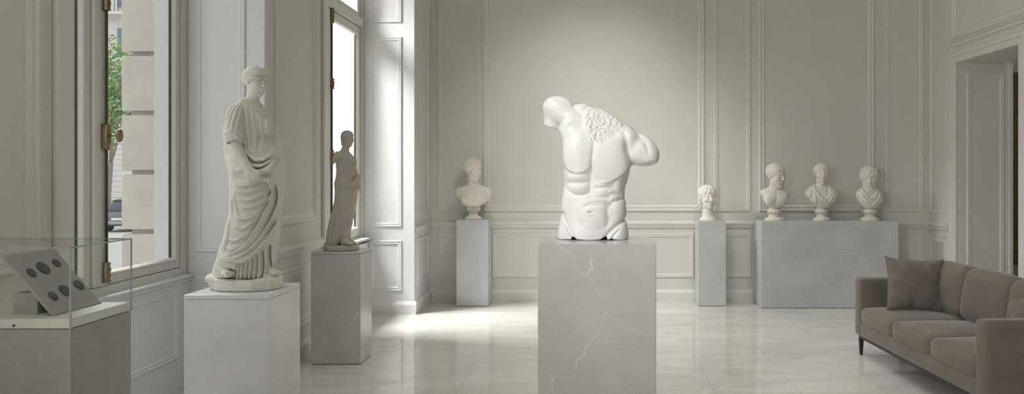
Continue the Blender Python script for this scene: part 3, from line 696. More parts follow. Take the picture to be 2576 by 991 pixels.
class Relief:
    """2-D relief map over (x, z), carved into the front (or any y side) of a Vol"""
    def __init__(s, v): s.v = v; s.x = v.ax[0][:, None]; s.z = v.ax[2][None, :]; s.r = np.zeros((v.n[0], v.n[2]), np.float32)
    def seg(s, pts):
        d = None
        for (ax, az), (bx_, bz) in zip(pts, pts[1:]):
            ux, uz = bx_-ax, bz-az; t = np.clip(((s.x-ax)*ux + (s.z-az)*uz)/(ux*ux+uz*uz+1e-12), 0, 1)
            e = np.hypot(s.x-ax-t*ux, s.z-az-t*uz); d = e if d is None else np.minimum(d, e)
        return d
    def taper(s, pts):
        L = [0]
        for p, q in zip(pts, pts[1:]): L.append(L[-1] + math.hypot(q[0]-p[0], q[1]-p[1]))
        best = None; T = None
        for i, ((ax, az), (bx_, bz)) in enumerate(zip(pts, pts[1:])):
            ux, uz = bx_-ax, bz-az; t = np.clip(((s.x-ax)*ux + (s.z-az)*uz)/(ux*ux+uz*uz+1e-12), 0, 1)
            e = np.hypot(s.x-ax-t*ux, s.z-az-t*uz); g = (L[i] + t*(L[i+1]-L[i]))/L[-1]
            if best is None: best, T = e, g
            else: m = e < best; best = np.where(m, e, best); T = np.where(m, g, T)
        return best, T
    def stroke(s, pts, w, a, ends=True, sharp=2.0):
        """soft ridge (a > 0) or groove (a < 0) that fades at its ends"""
        pts = curve(pts); d, T = s.taper(pts)
        fade = np.clip(np.sin(np.pi*np.clip(T, .02, .98)), 0, 1)**.5 if ends else 1
        s.r += (a*np.exp(-(d/w)**sharp)*fade).astype(np.float32)
    def step(s, pts, w, a):
        """one-sided ledge: full height on the curve's upper side falling away over w, sharp on the lower side"""
        pts = curve(pts); d, T = s.taper(pts); sg = s.side(pts)
        fade = np.clip(np.sin(np.pi*np.clip(T, .02, .98)), 0, 1)**.5
        s.r += (a*np.where(sg > 0, np.exp(-(d/w)), np.exp(-(d/(w*.14))**2))*fade).astype(np.float32)
    def side(s, pts):
        best = None; S = None
        for (ax, az), (bx_, bz) in zip(pts, pts[1:]):
            ux, uz = bx_-ax, bz-az; t = np.clip(((s.x-ax)*ux + (s.z-az)*uz)/(ux*ux+uz*uz+1e-12), 0, 1)
            e = np.hypot(s.x-ax-t*ux, s.z-az-t*uz); c = ux*(s.z-az) - uz*(s.x-ax)
            if best is None: best, S = e, c
            else: m = e < best; best = np.where(m, e, best); S = np.where(m, c, S)
        return S
    def bump(s, c, r, a, rot=0, p=1.0):
        cs, sn = math.cos(rot), math.sin(rot); X, Z = s.x-c[0], s.z-c[1]
        q = ((X*cs + Z*sn)/r[0])**2 + ((-X*sn + Z*cs)/r[1])**2
        s.r += (a*np.clip(1-q, 0, 1)**p).astype(np.float32)
    def poly(s, pts):
        """inside mask of a polygon, as signed distance (negative inside)"""
        ins = np.zeros(s.r.shape, bool); P = pts + [pts[0]]
        for (ax, az), (bx_, bz) in zip(P, P[1:]):
            if az == bz: continue
            c = ((az > s.z) != (bz > s.z)) & (s.x < (bx_-ax)*(s.z-az)/(bz-az) + ax); ins ^= c
        d = s.seg(P); return np.where(ins, -d, d)
    def apply(s, y0=.03, y1=-.03, sl=None):
        y = s.v.ax[1][None, :, None]; w = sstep(y0, y1, y).astype(np.float32)
        s.v.f -= s.r[:, None, :]*w
def curve(pts, n=6):
    """Catmull-Rom through the points"""
    if len(pts) < 3: return list(pts)
    P = [pts[0]] + list(pts) + [pts[-1]]; out = []
    for i in range(1, len(P)-2):
        p0, p1, p2, p3 = P[i-1], P[i], P[i+1], P[i+2]
        for j in range(n):
            t = j/n; out.append(tuple(.5*((2*p1[k]) + (-p0[k]+p2[k])*t + (2*p0[k]-5*p1[k]+4*p2[k]-p3[k])*t*t + (-p0[k]+3*p1[k]-3*p2[k]+p3[k])*t**3) for k in range(2)))
    out.append(tuple(pts[-1])); return out
def noise3(x, y, z, sc, seed=0, octs=3):
    """cheap smooth value noise"""
    out = 0; amp = 1; rn = np.random.RandomState(seed)
    for o in range(octs):
        T = rn.rand(32, 32, 32).astype(np.float32)*2 - 1
        X, Y, Z = np.broadcast_arrays(x*sc, y*sc, z*sc); i, j, k = np.floor(X).astype(int), np.floor(Y).astype(int), np.floor(Z).astype(int)
        u, v, w = X-i, Y-j, Z-k; u, v, w = u*u*(3-2*u), v*v*(3-2*v), w*w*(3-2*w)
        def g(a, b, c): return T[(i+a) % 32, (j+b) % 32, (k+c) % 32]
        r = ((g(0,0,0)*(1-u)+g(1,0,0)*u)*(1-v) + (g(0,1,0)*(1-u)+g(1,1,0)*u)*v)*(1-w) + ((g(0,0,1)*(1-u)+g(1,0,1)*u)*(1-v) + (g(0,1,1)*(1-u)+g(1,1,1)*u)*v)*w
        out = out + amp*r; amp *= .5; sc = sc*2.03
    return out
# ---- heads: unit space, face towards -y, crown at +.5, chin at -.5
def head_field(x, y, z, male=True, beard=False, age=0.0):
    d = s_ell(x, y, z, (0, .06, .15), (.315, .405, .345))
    d = smin(d, s_ell(x, y, z, (0, -.12, -.12), (.245, .235, .34)), .10)
    d = smin(d, s_ell(x, y, z, (0, -.16, -.33), (.175, .17, .14)), .10)
    d = smin(d, s_ell(x, y, z, (0, -.285, -.425), (.075, .07, .07)), .06)
    ax = np.abs(x)
    d = smin(d, s_ell(ax, y, z, (.145, -.245, -.10), (.085, .09, .09)), .08)
    d = smin(d, s_cap(ax, y, z, (.03, -.335, .095), (.17, -.285, .085), .042, .032), .035)
    d = smax(d, -s_ell(ax, y, z, (.112, -.405, .015), (.078, .085, .055)), .05)
    d = smin(d, s_ell(ax, y, z, (.112, -.292, .012), (.060, .056, .046)), .012)
    d = smin(d, s_cap(ax, y, z, (.06, -.338, .028), (.165, -.300, .018), .012, .010), .012)
    d = smin(d, s_cap(x, y, z, (0, -.345, .08), (0, -.445, -.105), .028, .044), .022)
    d = smin(d, s_ell(ax, y, z, (.038, -.385, -.118), (.03, .04, .026)), .02)
    d = smin(d, s_cap(ax, y, z, (0, -.372, -.215), (.07, -.338, -.228), .024, .012), .018)
    d = smin(d, s_cap(ax, y, z, (0, -.366, -.268), (.055, -.338, -.262), .030, .016), .018)
    d = smax(d, -s_cap(ax, y, z, (0, -.402, -.241), (.085, -.362, -.243), .010, .008), .012)
    d = smax(d, -s_ell(x, y, z, (0, -.415, -.325), (.07, .045, .022)), .03)
    if male: d = smin(d, s_ell(ax, y, z, (.185, -.09, -.33), (.06, .12, .08)), .10)
    e = s_ell(ax, y, z, (.302, .015, -.005), (.030, .062, .105)); e = smax(e, -s_ell(ax, y, z, (.335, -.005, .01), (.022, .034, .06)), .012)
    return smin(d, e, .025)
def head_local(v, c, H, R, ext=.85, wf=1.0):
    """sub-box of Vol v around a head and its unit coordinates (R = head-to-world rotation)"""
    sl = v.sl([t - H*ext for t in c], [t + H*ext for t in c]); x, y, z = v.xyz(sl)
    m = np.array(R.transposed(), np.float32)/H; X, Y, Z = x-c[0], y-c[1], z-c[2]
    return sl, (m[0,0]*X+m[0,1]*Y+m[0,2]*Z)/wf, m[1,0]*X+m[1,1]*Y+m[1,2]*Z, m[2,0]*X+m[2,1]*Y+m[2,2]*Z
def put_head(v, c, H, R, k=.02, wf=1.0, **kw):
    sl, x, y, z = head_local(v, c, H, R, .85, wf)
    v.put(head_field(x, y, z, **kw)*H, sl, k)
def hair_vol(c, H, R, style, h, ext=.72, wf=1.0):
    v = Vol([t - H*ext for t in c], [t + H*ext for t in c], h)
    sl, x, y, z = head_local(v, c, H, R, ext, wf)
    d = s_ell(x, y, z, (0, .075, .16), (.352, .435, .375))
    an = np.arctan2(x, y); 
    if style == 'cap':        # short curls round the brow
        d = d - .020*np.sin(26*x+3*np.sin(15*z))*np.sin(24*y+2*np.sin(13*x))*np.sin(24*z+1.5) - .012*np.sin(13*an+9*z)
        hl = z - .17 - .10*np.cos(8*x)*.2
        face = s_ell(x, y, z, (0, -.50, -.14), (.285, .36, .345))
        low = -.10 - z - .35*np.clip(y, -.2, .6)
    elif style == 'roll':     # swept band of hair with a roll over the forehead and a knot behind
        st = np.sin(30*an + 14*z + 5*x)
        d = d - .012*st
        roll = np.sqrt((np.sqrt((x/.335)**2 + ((y-.02)/.40)**2) - 1)**2*.12 + (z-.145-.10*y)**2) - .085
        d = smin(d, roll - .014*np.sin(40*an+9*z) - .01*np.sin(60*z+8*an), .03)
        d = smin(d, s_ell(x, y, z, (0, .50, .02), (.13, .12, .12)) - .012*np.sin(40*x+30*z), .05)
        face = s_ell(x, y, z, (0, -.50, -.16), (.275, .37, .33)); low = -.16 - z - .45*np.clip(y, -.2, .5)
    elif style == 'smooth':   # close combed
        d = d + .002 - .006*np.sin(36*an+10*np.sin(6*z)+14*x)
        face = s_ell(x, y, z, (0, -.50, -.06), (.272, .37, .385)); low = -.20 - z - .3*np.clip(y, -.2, .6)
    elif style == 'long':     # long hair gathered at the nape
        d = d - .010*np.sin(34*an+16*z)
        d = smin(d, s_cap(x, y, z, (0, .36, .0), (0, .33, -.42), .17, .11) - .010*np.sin(40*x+6*z), .09)
        face = s_ell(x, y, z, (0, -.50, -.14), (.28, .37, .34)); low = -.62 - z
        low = np.maximum(low, -.16 - z - 1.5*(np.clip(y, -.2, .5)-.05))
    elif style == 'wild':     # thick wavy hair, full at the sides
        d = s_ell(x, y, z, (0, .05, .12), (.40, .44, .42))
        d = d - .022*np.sin(15*x+4*np.sin(9*z)+6*z)*np.sin(13*y+2)*np.sin(14*z) - .010*np.sin(17*an+11*z+8*x)
        face = s_ell(x, y, z, (0, -.50, -.17), (.245, .38, .33)); low = -.30 - z - .2*np.clip(y, -.2, .5)
    d = smax(d, -face, .03); d = smax(d, low, .03)
    v.f[sl] = d*H
    return v
def beard_vol(c, H, R, h, long=.0, wf=1.0):
    v = Vol([t - H*.75 for t in c], [t + H*.75 for t in c], h)
    sl, x, y, z = head_local(v, c, H, R, .75, wf); ax = np.abs(x)
    d = s_ell(x, y, z, (0, -.19, -.375-long*.4), (.195, .185, .155+long*.6))
    d = smin(d, s_ell(ax, y, z, (.20, -.05, -.24), (.085, .13, .19)), .06)
    d = smin(d, s_cap(ax, y, z, (.02, -.385, -.195), (.13, -.31, -.27), .034, .03), .03)
    d = d - .014*np.sin(34*x+6*np.sin(16*z))*np.sin(26*z+10*y+2*np.sin(20*x)) - .008*np.sin(50*ax+20*z)
    d = smax(d, -s_ell(x, y, z, (0, -.42, -.247), (.075, .09, .030)), .012)
    d = smax(d, -s_ell(ax, y, z, (.10, -.42, -.07), (.14, .18, .115)), .02)
    v.f[sl] = d*H; return v
def Rz(a): return Matrix.Rotation(rad(a), 3, 'Z')
def Rx(a): return Matrix.Rotation(rad(a), 3, 'X')
def Ry(a): return Matrix.Rotation(rad(a), 3, 'Y')
RES = 1.0

def sight(x0, d, z0, X, Z, y):
    """a point measured at the figure's middle depth, moved to where it sits when it lies y in front of it"""
    k = 1 + y/d
    return ((x0+X)*k - x0, (z0+Z-CAMZ)*k + CAMZ - z0)
# ================================================================= MALE TORSO
def make_torso():
    K = .00101
    def P(cx, cy): return ((cx-380)*K, (908-cy)*K)
    root = empty('torso_statue', (-.003+.030, 4.735, PC_H), label='large headless white marble male torso on the grey pedestal', cat='statue')
    v = Vol((-.335, -.24, -.004), (.425, .20, .875), .0036*RES)
    S = [(905,172,590,.128,.105),(880,174,589,.128,.108),(820,183,581,.122,.105),(770,192,577,.116,.10),(700,201,574,.110,.095),(650,208,566,.108,.092),(610,212,568,.110,.092),
         (560,210,585,.118,.098),(500,207,600,.128,.105),(440,211,612,.135,.112),(370,204,606,.132,.118),(310,190,600,.122,.118),(262,176,592,.108,.112),(230,200,560,.098,.105),(190,240,500,.08,.09),(160,275,430,.06,.07)]
    rows = []
    for cy, a, b, f, bk in S: rows.append((P(0, cy)[1], P(a, 0)[0], P(b, 0)[0], -f, bk))
    v.loft(rows, k=0, n=2.35, cap_k=.006)
    def E(cx, cy, y, rx, ry, rz, rot=0, k=.03, op='u'):
        X, Z = P(cx, cy); v.ell((X, y, Z), (rx*K, ry, rz*K), k, op, Ry(rot) if rot else None)
    def Cp(p, q, y1, y2, r1, r2, k=.03, op='u'):
        a, b = P(*p), P(*q); v.cap((a[0], y1, a[1]), (b[0], y2, b[1]), r1*K, r2*K, k, op)
    # raised arm: shoulder mass, stump turned down
    Cp((262, 205), (168, 142), -.005, .005, 76, 68, .035)
    E(185, 136, .005, 84, .068, 62, 12, .025)
    E(150, 128, .0, 60, .06, 50, 0, .02)
    Cp((150, 140), (136, 228), .015, .03, 60, 46, .02)
    a = P(150, 262); b = P(105, 238)
    sl = v.sl((-.335, -.2, P(0, 300)[1]), (P(192, 0)[0], .2, P(0, 215)[1]))
    v.plane((P(140, 0)[0], .0, P(0, 256)[1]), (-.35, .1, -1), .004, sl)
    # trapezius + neck root towards the raised side
    Cp((300, 170), (380, 215), .01, .02, 48, 62, .03)
    E(312, 150, -.01, 50, .05, 36, -8, .018)
    Cp((470, 250), (610, 345), .02, .02, 80, 74, .04)
    # lowered arm: deltoid and stump
    E(660, 390, -.005, 88, .085, 92, 38, .035)
    Cp((650, 385), (706, 420), -.01, -.02, 72, 60, .025)
    E(700, 405, -.02, 62, .062, 78, -25, .02)
    # pectorals, ribcage
    E(300, 400, -.085, 88, .058, 114, 8, .05)
    E(478, 428, -.086, 100, .058, 124, -22, .055)
    E(250, 262, -.055, 52, .05, 66, 20, .035)
    E(560, 330, -.05, 74, .055, 60, -30, .035)
    # stumps cut flat
    sl = v.sl((P(600, 0)[0], -.24, P(0, 560)[1]), (.425, .2, P(0, 440)[1]))
    v.plane((P(670, 0)[0], -.04, P(0, 474)[1]), (.20, -.38, -1), .006, sl)
    R = Relief(v)
    def st(pts, w, a, **k): R.stroke([P(*p) for p in pts], w*K, a*.00135, **k)
    def bp(cx, cy, rx, ry, a, rot=0, p=1.0): c = P(cx, cy); R.bump(c, (rx*K, ry*K), a*.00125, rad(rot), p)
    def stp(pts, w, a): R.step([P(*p) for p in pts], w*K, a*.0013)
    # pec lower borders (ledge above the line): direction left->right keeps "up" on the positive side
    stp([(218, 470), (245, 506), (290, 519), (345, 500), (378, 462)], 42, 9.5)
    stp([(386, 500), (410, 552), (450, 575), (505, 556), (555, 520), (602, 470)], 44, 6.5)
    st([(386, 330), (380, 400), (374, 470), (368, 560), (364, 640)], 12, -11, sharp=1.6)
    # linea alba soft valley
    st([(372, 480), (366, 600), (364, 690)], 30, -6)
    # abdominals
    for c in ((292, 549, 66, 31, 12, -3), (298, 608, 70, 38, 13, -4), (432, 590, 60, 27, 7, -6), (438, 632, 58, 32, 10, 4)): bp(*c[:4], c[4], c[5], 1.4)
    st([(226, 578), (290, 584), (352, 578)], 8, -5)
    st([(384, 604), (430, 608), (484, 596)], 8, -4)
    st([(228, 612), (262, 646), (318, 652), (356, 640)], 9, -7)
    # rib side, serratus
    bp(232, 545, 24, 40, 6, 10); bp(488, 632, 24, 22, 5, 0); bp(505, 660, 30, 20, 5, 0); bp(528, 600, 30, 46, 6, -20)
    st([(478, 715), (500, 690), (545, 676), (572, 668)], 9, -8)
    # belly
    bp(385, 745, 110, 105, 20, 0, 1.2)
    st([(318, 700), (350, 684), (400, 676), (466, 688)], 9, 7); st([(312, 676), (360, 664), (420, 662), (470, 676)], 8, -7)
    st([(312, 728), (345, 712), (390, 704), (440, 716)], 7, -4.5); st([(330, 742), (365, 724), (405, 722), (430, 738)], 8, 3)
    st([(470, 690), (462, 730), (468, 790), (456, 850)], 16, -6)
    c = P(368, 749); R.r -= (.020*np.exp(-((R.x-c[0])/.016)**2 - ((R.z-c[1])/.0065)**2)).astype(np.float32)
    st([(350, 757), (370, 761), (388, 752)], 5, 4)
    # iliac furrows and hips
    stp([(600, 700), (578, 792), (528, 826), (485, 858), (440, 908)][::-1], 40, -1)
    st([(205, 756), (222, 806), (250, 862), (276, 912)], 11, -12, ends=False)
    st([(580, 788), (536, 812), (494, 846), (462, 880), (434, 914)], 11, -13, ends=False)
    st([(478, 912), (508, 876), (540, 838)], 8, -6)
    bp(212, 690, 34, 92, 9, 0); bp(528, 740, 58, 66, 12, 10, 1.2); bp(200, 860, 34, 56, 6, 0); bp(545, 868, 50, 52, 8, 0)
    bp(360, 860, 70, 60, 6, 0)
    # clavicle hollow, armpits, shoulder splits
    st([(262, 112), (282, 150), (318, 184), (350, 214)], 13, -9)
    st([(232, 205), (205, 222), (176, 258)], 16, -5); bp(228, 226, 28, 26, 4, 0)
    st([(205, 300), (230, 268), (262, 248), (300, 240)], 22, -3)
    st([(560, 262), (572, 330), (578, 400), (600, 470)], 20, -9); st([(652, 316), (690, 360), (704, 420)], 14, -6)
    st([(545, 245), (590, 300), (650, 318)], 14, 4)
    st([(420, 340), (480, 330), (545, 300)], 14, -4)
    st([(190, 84), (150, 118), (128, 170)], 20, -3)
    for c in ((232, 466), (504, 549)): bp(c[0], c[1], 6, 6, 3)
    R.apply(.045, -.02)
    # back: spine furrow and shoulder blades
    B = Relief(v); pb = lambda pts: [P(*p) for p in pts]
    B.stroke(pb([(395, 260), (380, 420), (372, 600), (378, 800), (382, 905)]), .020, -.014, ends=False)
    B.bump(P(280, 330), (.085, .10), .016); B.bump(P(500, 370), (.09, .10), .016); B.bump(P(300, 840), (.095, .09), .018); B.bump(P(470, 840), (.095, .09), .018)
    B.apply(-.03, .04)
    # broken neck: a short root cut off, rough face
    c = P(437, 238); nrm = Vector((.16, -.93, .34)).normalized()
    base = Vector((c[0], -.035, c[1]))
    poly = [P(*p) for p in ((350, 172), (372, 140), (402, 150), (440, 153), (478, 182), (512, 204), (540, 238), (520, 270), (500, 298), (462, 318), (426, 332), (398, 328), (374, 326), (368, 296), (350, 262), (343, 214))]
    gx, gz = sum(p[0] for p in poly)/len(poly), sum(p[1] for p in poly)/len(poly); poly = [(gx+(p[0]-gx)*1.10-.004, gz+(p[1]-gz)*1.08) for p in poly]
    sd = R.poly(poly)
    # root volume: prism of that outline, rounded into the chest
    x, y, z = v.xyz(); pd = np.maximum(sd[:, None, :]*.9, np.maximum(-.16 - y, y - .02)).astype(np.float32)
    v.f = smin(v.f, pd + .004, .018)
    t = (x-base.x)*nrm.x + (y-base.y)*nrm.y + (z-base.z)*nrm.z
    rough = .0034*noise3(x, y*.6, z, 80, 5, 2) + .0058*noise3(x, y*.5, z, 175, 8, 2)
    msk = sstep(.022, .012, sd[:, None, :])
    cut = t - .052 + rough
    v.f = np.where(msk > 0, np.maximum(v.f, cut*msk + (1-msk)*(-.05)), v.f).astype(np.float32)
    v.plane((0, 0, .0), (0, 0, -1), .0)
    body = v.build('body', MARBLE_W, root, 0)
    return root
make_torso()
# ================================================================= ROBED WOMAN
def foot(v, heel, toe, w, hgt, k=.01, nrm=None):
    """bare foot from heel to toe tips (both on the ground plane z given), five toes"""
    h, t = Vector(heel), Vector(toe); d = (t-h); L_ = d.length; d.normalize(); s = Vector((-d.y, d.x, 0))
    b = h + d*(L_*.70)
    v.chain([tuple(h + Vector((0, 0, hgt*.45))) + (hgt*.44,), tuple(h + d*L_*.35 + Vector((0, 0, hgt*.50))) + (hgt*.46,), tuple(b + Vector((0, 0, hgt*.30))) + (hgt*.34,)], .02)
    v.ell(tuple(b + Vector((0, 0, hgt*.26))), (w*.62, w*.62, hgt*.30), .02)
    for i in range(5):
        o = (i-2)/2.0; r = w*(.155 if i != 4 else .20); ln = L_*(.80+.05*i) if i < 4 else L_*.99
        a = b + s*(-o*w*.50) + Vector((0, 0, hgt*.30)); e = h + d*ln + s*(-o*w*.56) + Vector((0, 0, r*.95)); m_ = (a+e)/2 + Vector((0, 0, hgt*.10))
        v.chain([tuple(a)+(r,), tuple(m_)+(r,), tuple(e)+(r*.95,)], .004)
def hand(v, wrist, mid, tip, side, s, curl=.3, thumb=1, k=.008):
    """wrist -> knuckles (mid) -> finger tips; side = direction across the palm towards the thumb; s = hand length"""
    w, m_, t = Vector(wrist), Vector(mid), Vector(tip); sd = Vector(side).normalized(); up = (m_-w).cross(sd).normalized()
    pw = s*.20
    for i in range(4):
        o = (1.5-i)/1.5; a = w + sd*o*pw*.55; b = m_ + sd*o*pw
        v.chain([tuple(a)+(s*.085,), tuple((a+b)/2)+(s*.088,), tuple(b)+(s*.072,)], .012)
    lens = (.92, 1.0, .95, .78)
    for i in range(4):
        o = (1.5-i)/1.5; b = m_ + sd*o*pw; d = (t-m_)*lens[i]
        j1 = b + d*.45 + up*(s*.05*(1-curl)) + sd*o*pw*.10; j2 = b + d*.78 - up*(s*.10*curl) + sd*o*pw*.14; e = b + d - up*(s*.26*curl) + sd*o*pw*.14
        v.chain([tuple(b)+(s*.066,), tuple(j1)+(s*.058,), tuple(j2)+(s*.052,), tuple(e)+(s*.042,)], .004)
    tb = w + (m_-w)*.35 + sd*pw*.9; v.chain([tuple(tb)+(s*.080,), tuple(tb + (m_-w)*.45 + sd*pw*.85)+(s*.066,), tuple(tb + (m_-w)*.95 + sd*pw*.85 - up*s*.05)+(s*.050,)], .008)
def make_woman():
    K = .001527
    def P(cx, cy): return ((cx-225)*K, (962-cy)*K)
    def A(cx, cy, y): p = sight(-2.182, 5.062, P1_H, *P(cx, cy), y); return (p[0], y, p[1])
    def Pf(cx, cy): return sight(-2.182, 5.062, P1_H, *P(cx, cy), -.105)
    root = empty('robed_statue', (-2.182, 5.062, P1_H+.002), label='tall stone statue of a robed woman with a diadem, looking towards the torso', cat='statue')
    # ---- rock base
    v = Vol((-.26, -.19, -.004), (.26, .19, .14), .004*RES)
    pl = [(-.226, -.03), (-.19, -.125), (-.10, -.148), (.035, -.150), (.155, -.095), (.221, .0), (.20, .10), (.10, .145), (-.12, .145), (-.21, .09)]
    pl = [(sight(-2.182, 5.062, P1_H, p[0], 0, min(p[1], 0))[0], p[1]) for p in pl]
    x, y, z = v.xyz(); d = None
    for (ax, ay), (bx_, by_) in zip(pl, pl[1:]+pl[:1]):
        L_ = math.hypot(bx_-ax, by_-ay); nx_, ny_ = (by_-ay)/L_, -(bx_-ax)/L_; e = (x-ax)*nx_ + (y-ay)*ny_ + .10*np.maximum(.03-z, 0); d = e if d is None else np.maximum(d, e)
    d = smax(d, z-.066, .012) + .004*noise3(x, y, z, 28, 3, 3) - .004
    v.f = smin(np.maximum(d, -z).astype(np.float32), v.f, 0)
    v.ell((-.165, -.02, .065), (.075, .08, .040), .03); v.ell((.165, .005, .06), (.055, .07, .045), .03)
    v.build('rock_base', MARBLE_S, root, 1)
    # ---- body: head, neck, arms, feet (one surface)
    HC, HH, HR = A(266, 102, -.012), .188, Rz(62) @ Rx(7)
    v = Vol((-.20, -.245, .05), (.28, .20, 1.44), .0030*RES)
    put_head(v, HC, HH, HR, 0, male=False)
    v.chain([A(262, 125, -.005)+(.040,), A(254, 168, .0)+(.037,), A(248, 200, .0)+(.052,)], .02)
    v.loft([(P(0, 345)[1], P(175, 0)[0], P(310, 0)[0], -.085, .085), (P(0, 250)[1], P(178, 0)[0], P(300, 0)[0], -.11, .11), (P(0, 205)[1], P(190, 0)[0], P(288, 0)[0], -.105, .105), (P(0, 185)[1], P(222, 0)[0], P(272, 0)[0], -.06, .06)], .03)
    v.chain([A(188, 235, -.118)+(.042,), A(180, 300, -.128)+(.040,), A(186, 372, -.140)+(.036,), A(203, 415, -.150)+(.037,), A(228, 452, -.168)+(.028,), A(240, 468, -.174)+(.023,)], .015)
    hand(v, A(238, 464, -.174), A(252, 496, -.182), A(272, 522, -.172), (.75, .15, .45), .118, .35)
    v.chain([A(285, 330, .09)+(.032,), A(325, 372, .10)+(.030,), A(366, 372, .075)+(.022,)], .01)
    hand(v, A(362, 370, .075), A(380, 366, .068), A(398, 374, .060), (0, -.5, .8), .085, .4)
    foot(v, A(112, 895, -.055), A(166, 918, -.150), .060, .052)
    v.chain([A(126, 872, -.062)+(.032,), A(150, 820, -.045)+(.034,)], .03)
    foot(v, A(318, 908, .0), A(362, 905, -.035), .052, .046)
    v.chain([A(150, 820, -.045)+(.034,), A(200, 600, -.03)+(.045,), A(225, 400, -.02)+(.06,), A(235, 320, 0)+(.06,)], .03); v.chain([A(310, 880, .01)+(.03,), A(290, 700, .02)+(.04,), A(260, 420, .02)+(.06,)], .03)
    v.chain([A(280, 320, .04)+(.03,), A(300, 340, .09)+(.03,)], .02)
    v.build('body', MARBLE_S, root, 0)
    # ---- hair and diadem
    hair_vol(HC, HH, HR, 'roll', .0034*RES).build('hair', MARBLE_S, root, 1)
    v = Vol([t-.16 for t in HC], [t+.16 for t in HC], .0032*RES); sl, x, y, z = head_local(v, HC, HH, HR, .88)
    zt = z + .42*(y+.42); fr = np.clip(.5-.5*y/.42, 0, 1)
    e_ = (np.sqrt((x/.352)**2 + ((y-.03)/.432)**2) - 1 + .10*(zt-.25))*.36; q = np.maximum(e_ - .015, -.085 - e_)
    d = np.maximum(q, np.maximum(.262-zt, zt-.27-.24*sstep(.45, 1.0, fr))); d = np.maximum(d, y-.06)
    v.f[sl] = d*HH; v.build('diadem', MARBLE_S, root, 1)
    # ---- drapery
    v = Vol((-.245, -.245, .055), (.245, .21, 1.30), .0033*RES)
    S = [(912,90,322,-.118,.10),(880,96,322,-.118,.105),(845,108,326,-.122,.11),(800,124,334,-.124,.11),(740,143,342,-.126,.11),(690,155,350,-.130,.11),(640,166,354,-.132,.112),(580,169,358,-.134,.115),
         (520,168,362,-.134,.118),(470,162,362,-.130,.118),(430,158,358,-.122,.112),(390,160,346,-.108,.105),(345,158,332,-.108,.105),(295,158,330,-.120,.11),(250,164,320,-.125,.112),(215,175,302,-.118,.11),(192,196,286,-.095,.095),(172,222,270,-.055,.06)]
    rows = [(P(0, s_[0])[1], P(s_[1], 0)[0], P(s_[2], 0)[0], s_[3], s_[4]) for s_ in S]
    v.loft(rows, 0, 2.25)
    # neck opening
    sl = v.sl((-.12, -.2, P(0, 232)[1]), (.12, .2, 1.30)); n_ = Vector((.62, -.25, .75))
    v.chain([A(240, 140, -.01)+(.05,), A(262, 188, -.012)+(.052,), A(276, 214, -.03)+(.026,)], .006, 's')
    v.ell(A(268, 196, -.02), (.040, .052, .020), .01, 's', Ry(35))
    # sleeve over the near upper arm
    v.chain([A(212, 198, -.080)+(.036,), A(188, 232, -.114)+(.054,), A(180, 280, -.128)+(.058,), A(180, 335, -.133)+(.058,)], .03)
    v.chain([A(181, 318, -.131)+(.043,), A(183, 372, -.142)+(.047,), A(190, 430, -.150)+(.05,)], .004, 's')
    # mantle down the back from the shoulder
    v.chain([A(198, 196, .0)+(.020,), A(165, 232, .0)+(.024,), A(150, 300, -.01)+(.026,), A(154, 380, -.02)+(.03,), A(166, 440, -.03)+(.035,)], .025)
    # bust
    v.ell(A(302, 290, -.055), (.048, .045, .052), .03); v.ell(A(306, 292, .05), (.045, .045, .05), .03)
    # swag of the mantle across the hips, up to the far forearm
    for (pts, r) in (([(168, 425, -.075), (215, 468, -.125), (275, 478, -.140), (325, 455, -.115), (350, 405, -.03), (352, 375, .06)], .020),
                     ([(190, 405, -.10), (240, 446, -.132), (290, 452, -.140), (328, 432, -.11), (346, 392, -.02)], .016),
                     ([(215, 392, -.112), (262, 424, -.130), (302, 424, -.125), (332, 402, -.08), (345, 375, .02)], .014)):
        v.chain([A(*p)+(r,) for p in pts], .012)
    # cloth over the far forearm and its fall
    v.chain([A(322, 378, .095)+(.034,), A(356, 366, .08)+(.036,), A(372, 362, .07)+(.030,)], .02)
    v.loft([(P(0, 900)[1], P(308, 0)[0], P(330, 0)[0], -.02, .09), (P(0, 780)[1], P(316, 0)[0], P(346, 0)[0], -.02, .10), (P(0, 640)[1], P(322, 0)[0], P(362, 0)[0], -.03, .11), (P(0, 480)[1], P(326, 0)[0], P(370, 0)[0], -.03, .12), (P(0, 372)[1], P(335, 0)[0], P(368, 0)[0], .03, .12)], .02, 2.6)
    # corner of cloth under the near hand
    v.chain([A(284, 494, -.118)+(.014,), A(304, 510, -.124)+(.009,), A(324, 522, -.118)+(.005,)], .025)
    R = Relief(v)
    def st(pts, w, a, **k): R.stroke([Pf(*p) for p in pts], w*K, a*.0019, **k)
    def stp(pts, w, a): R.step([Pf(*p) for p in pts], w*K, a*.0014)
    # bodice
    for p in ([(232, 205), (238, 260), (242, 330), (240, 380)], [(252, 215), (262, 280), (266, 340), (262, 390)], [(262, 215), (285, 262), (292, 330), (285, 392)], [(296, 225), (312, 270), (318, 330), (322, 372)]): st(p, 5, 6)
    for p in ([(224, 210), (226, 280), (228, 370)], [(246, 230), (252, 300), (252, 380)], [(276, 250), (280, 320), (274, 390)], [(304, 240), (322, 300), (324, 360)]): st(p, 5, -6)
    stp([(330, 372), (325, 310), (316, 250), (296, 205), (270, 195)], 12, 5)
    # sleeve creases
    for p in ([(204, 190), (190, 240), (176, 310)], [(214, 195), (206, 250), (198, 316)], [(196, 186), (172, 235), (158, 300)], [(222, 205), (220, 260), (214, 322)]): st(p, 5, -6)
    st([(150, 322), (180, 314), (212, 332), (222, 360)], 5, 6)
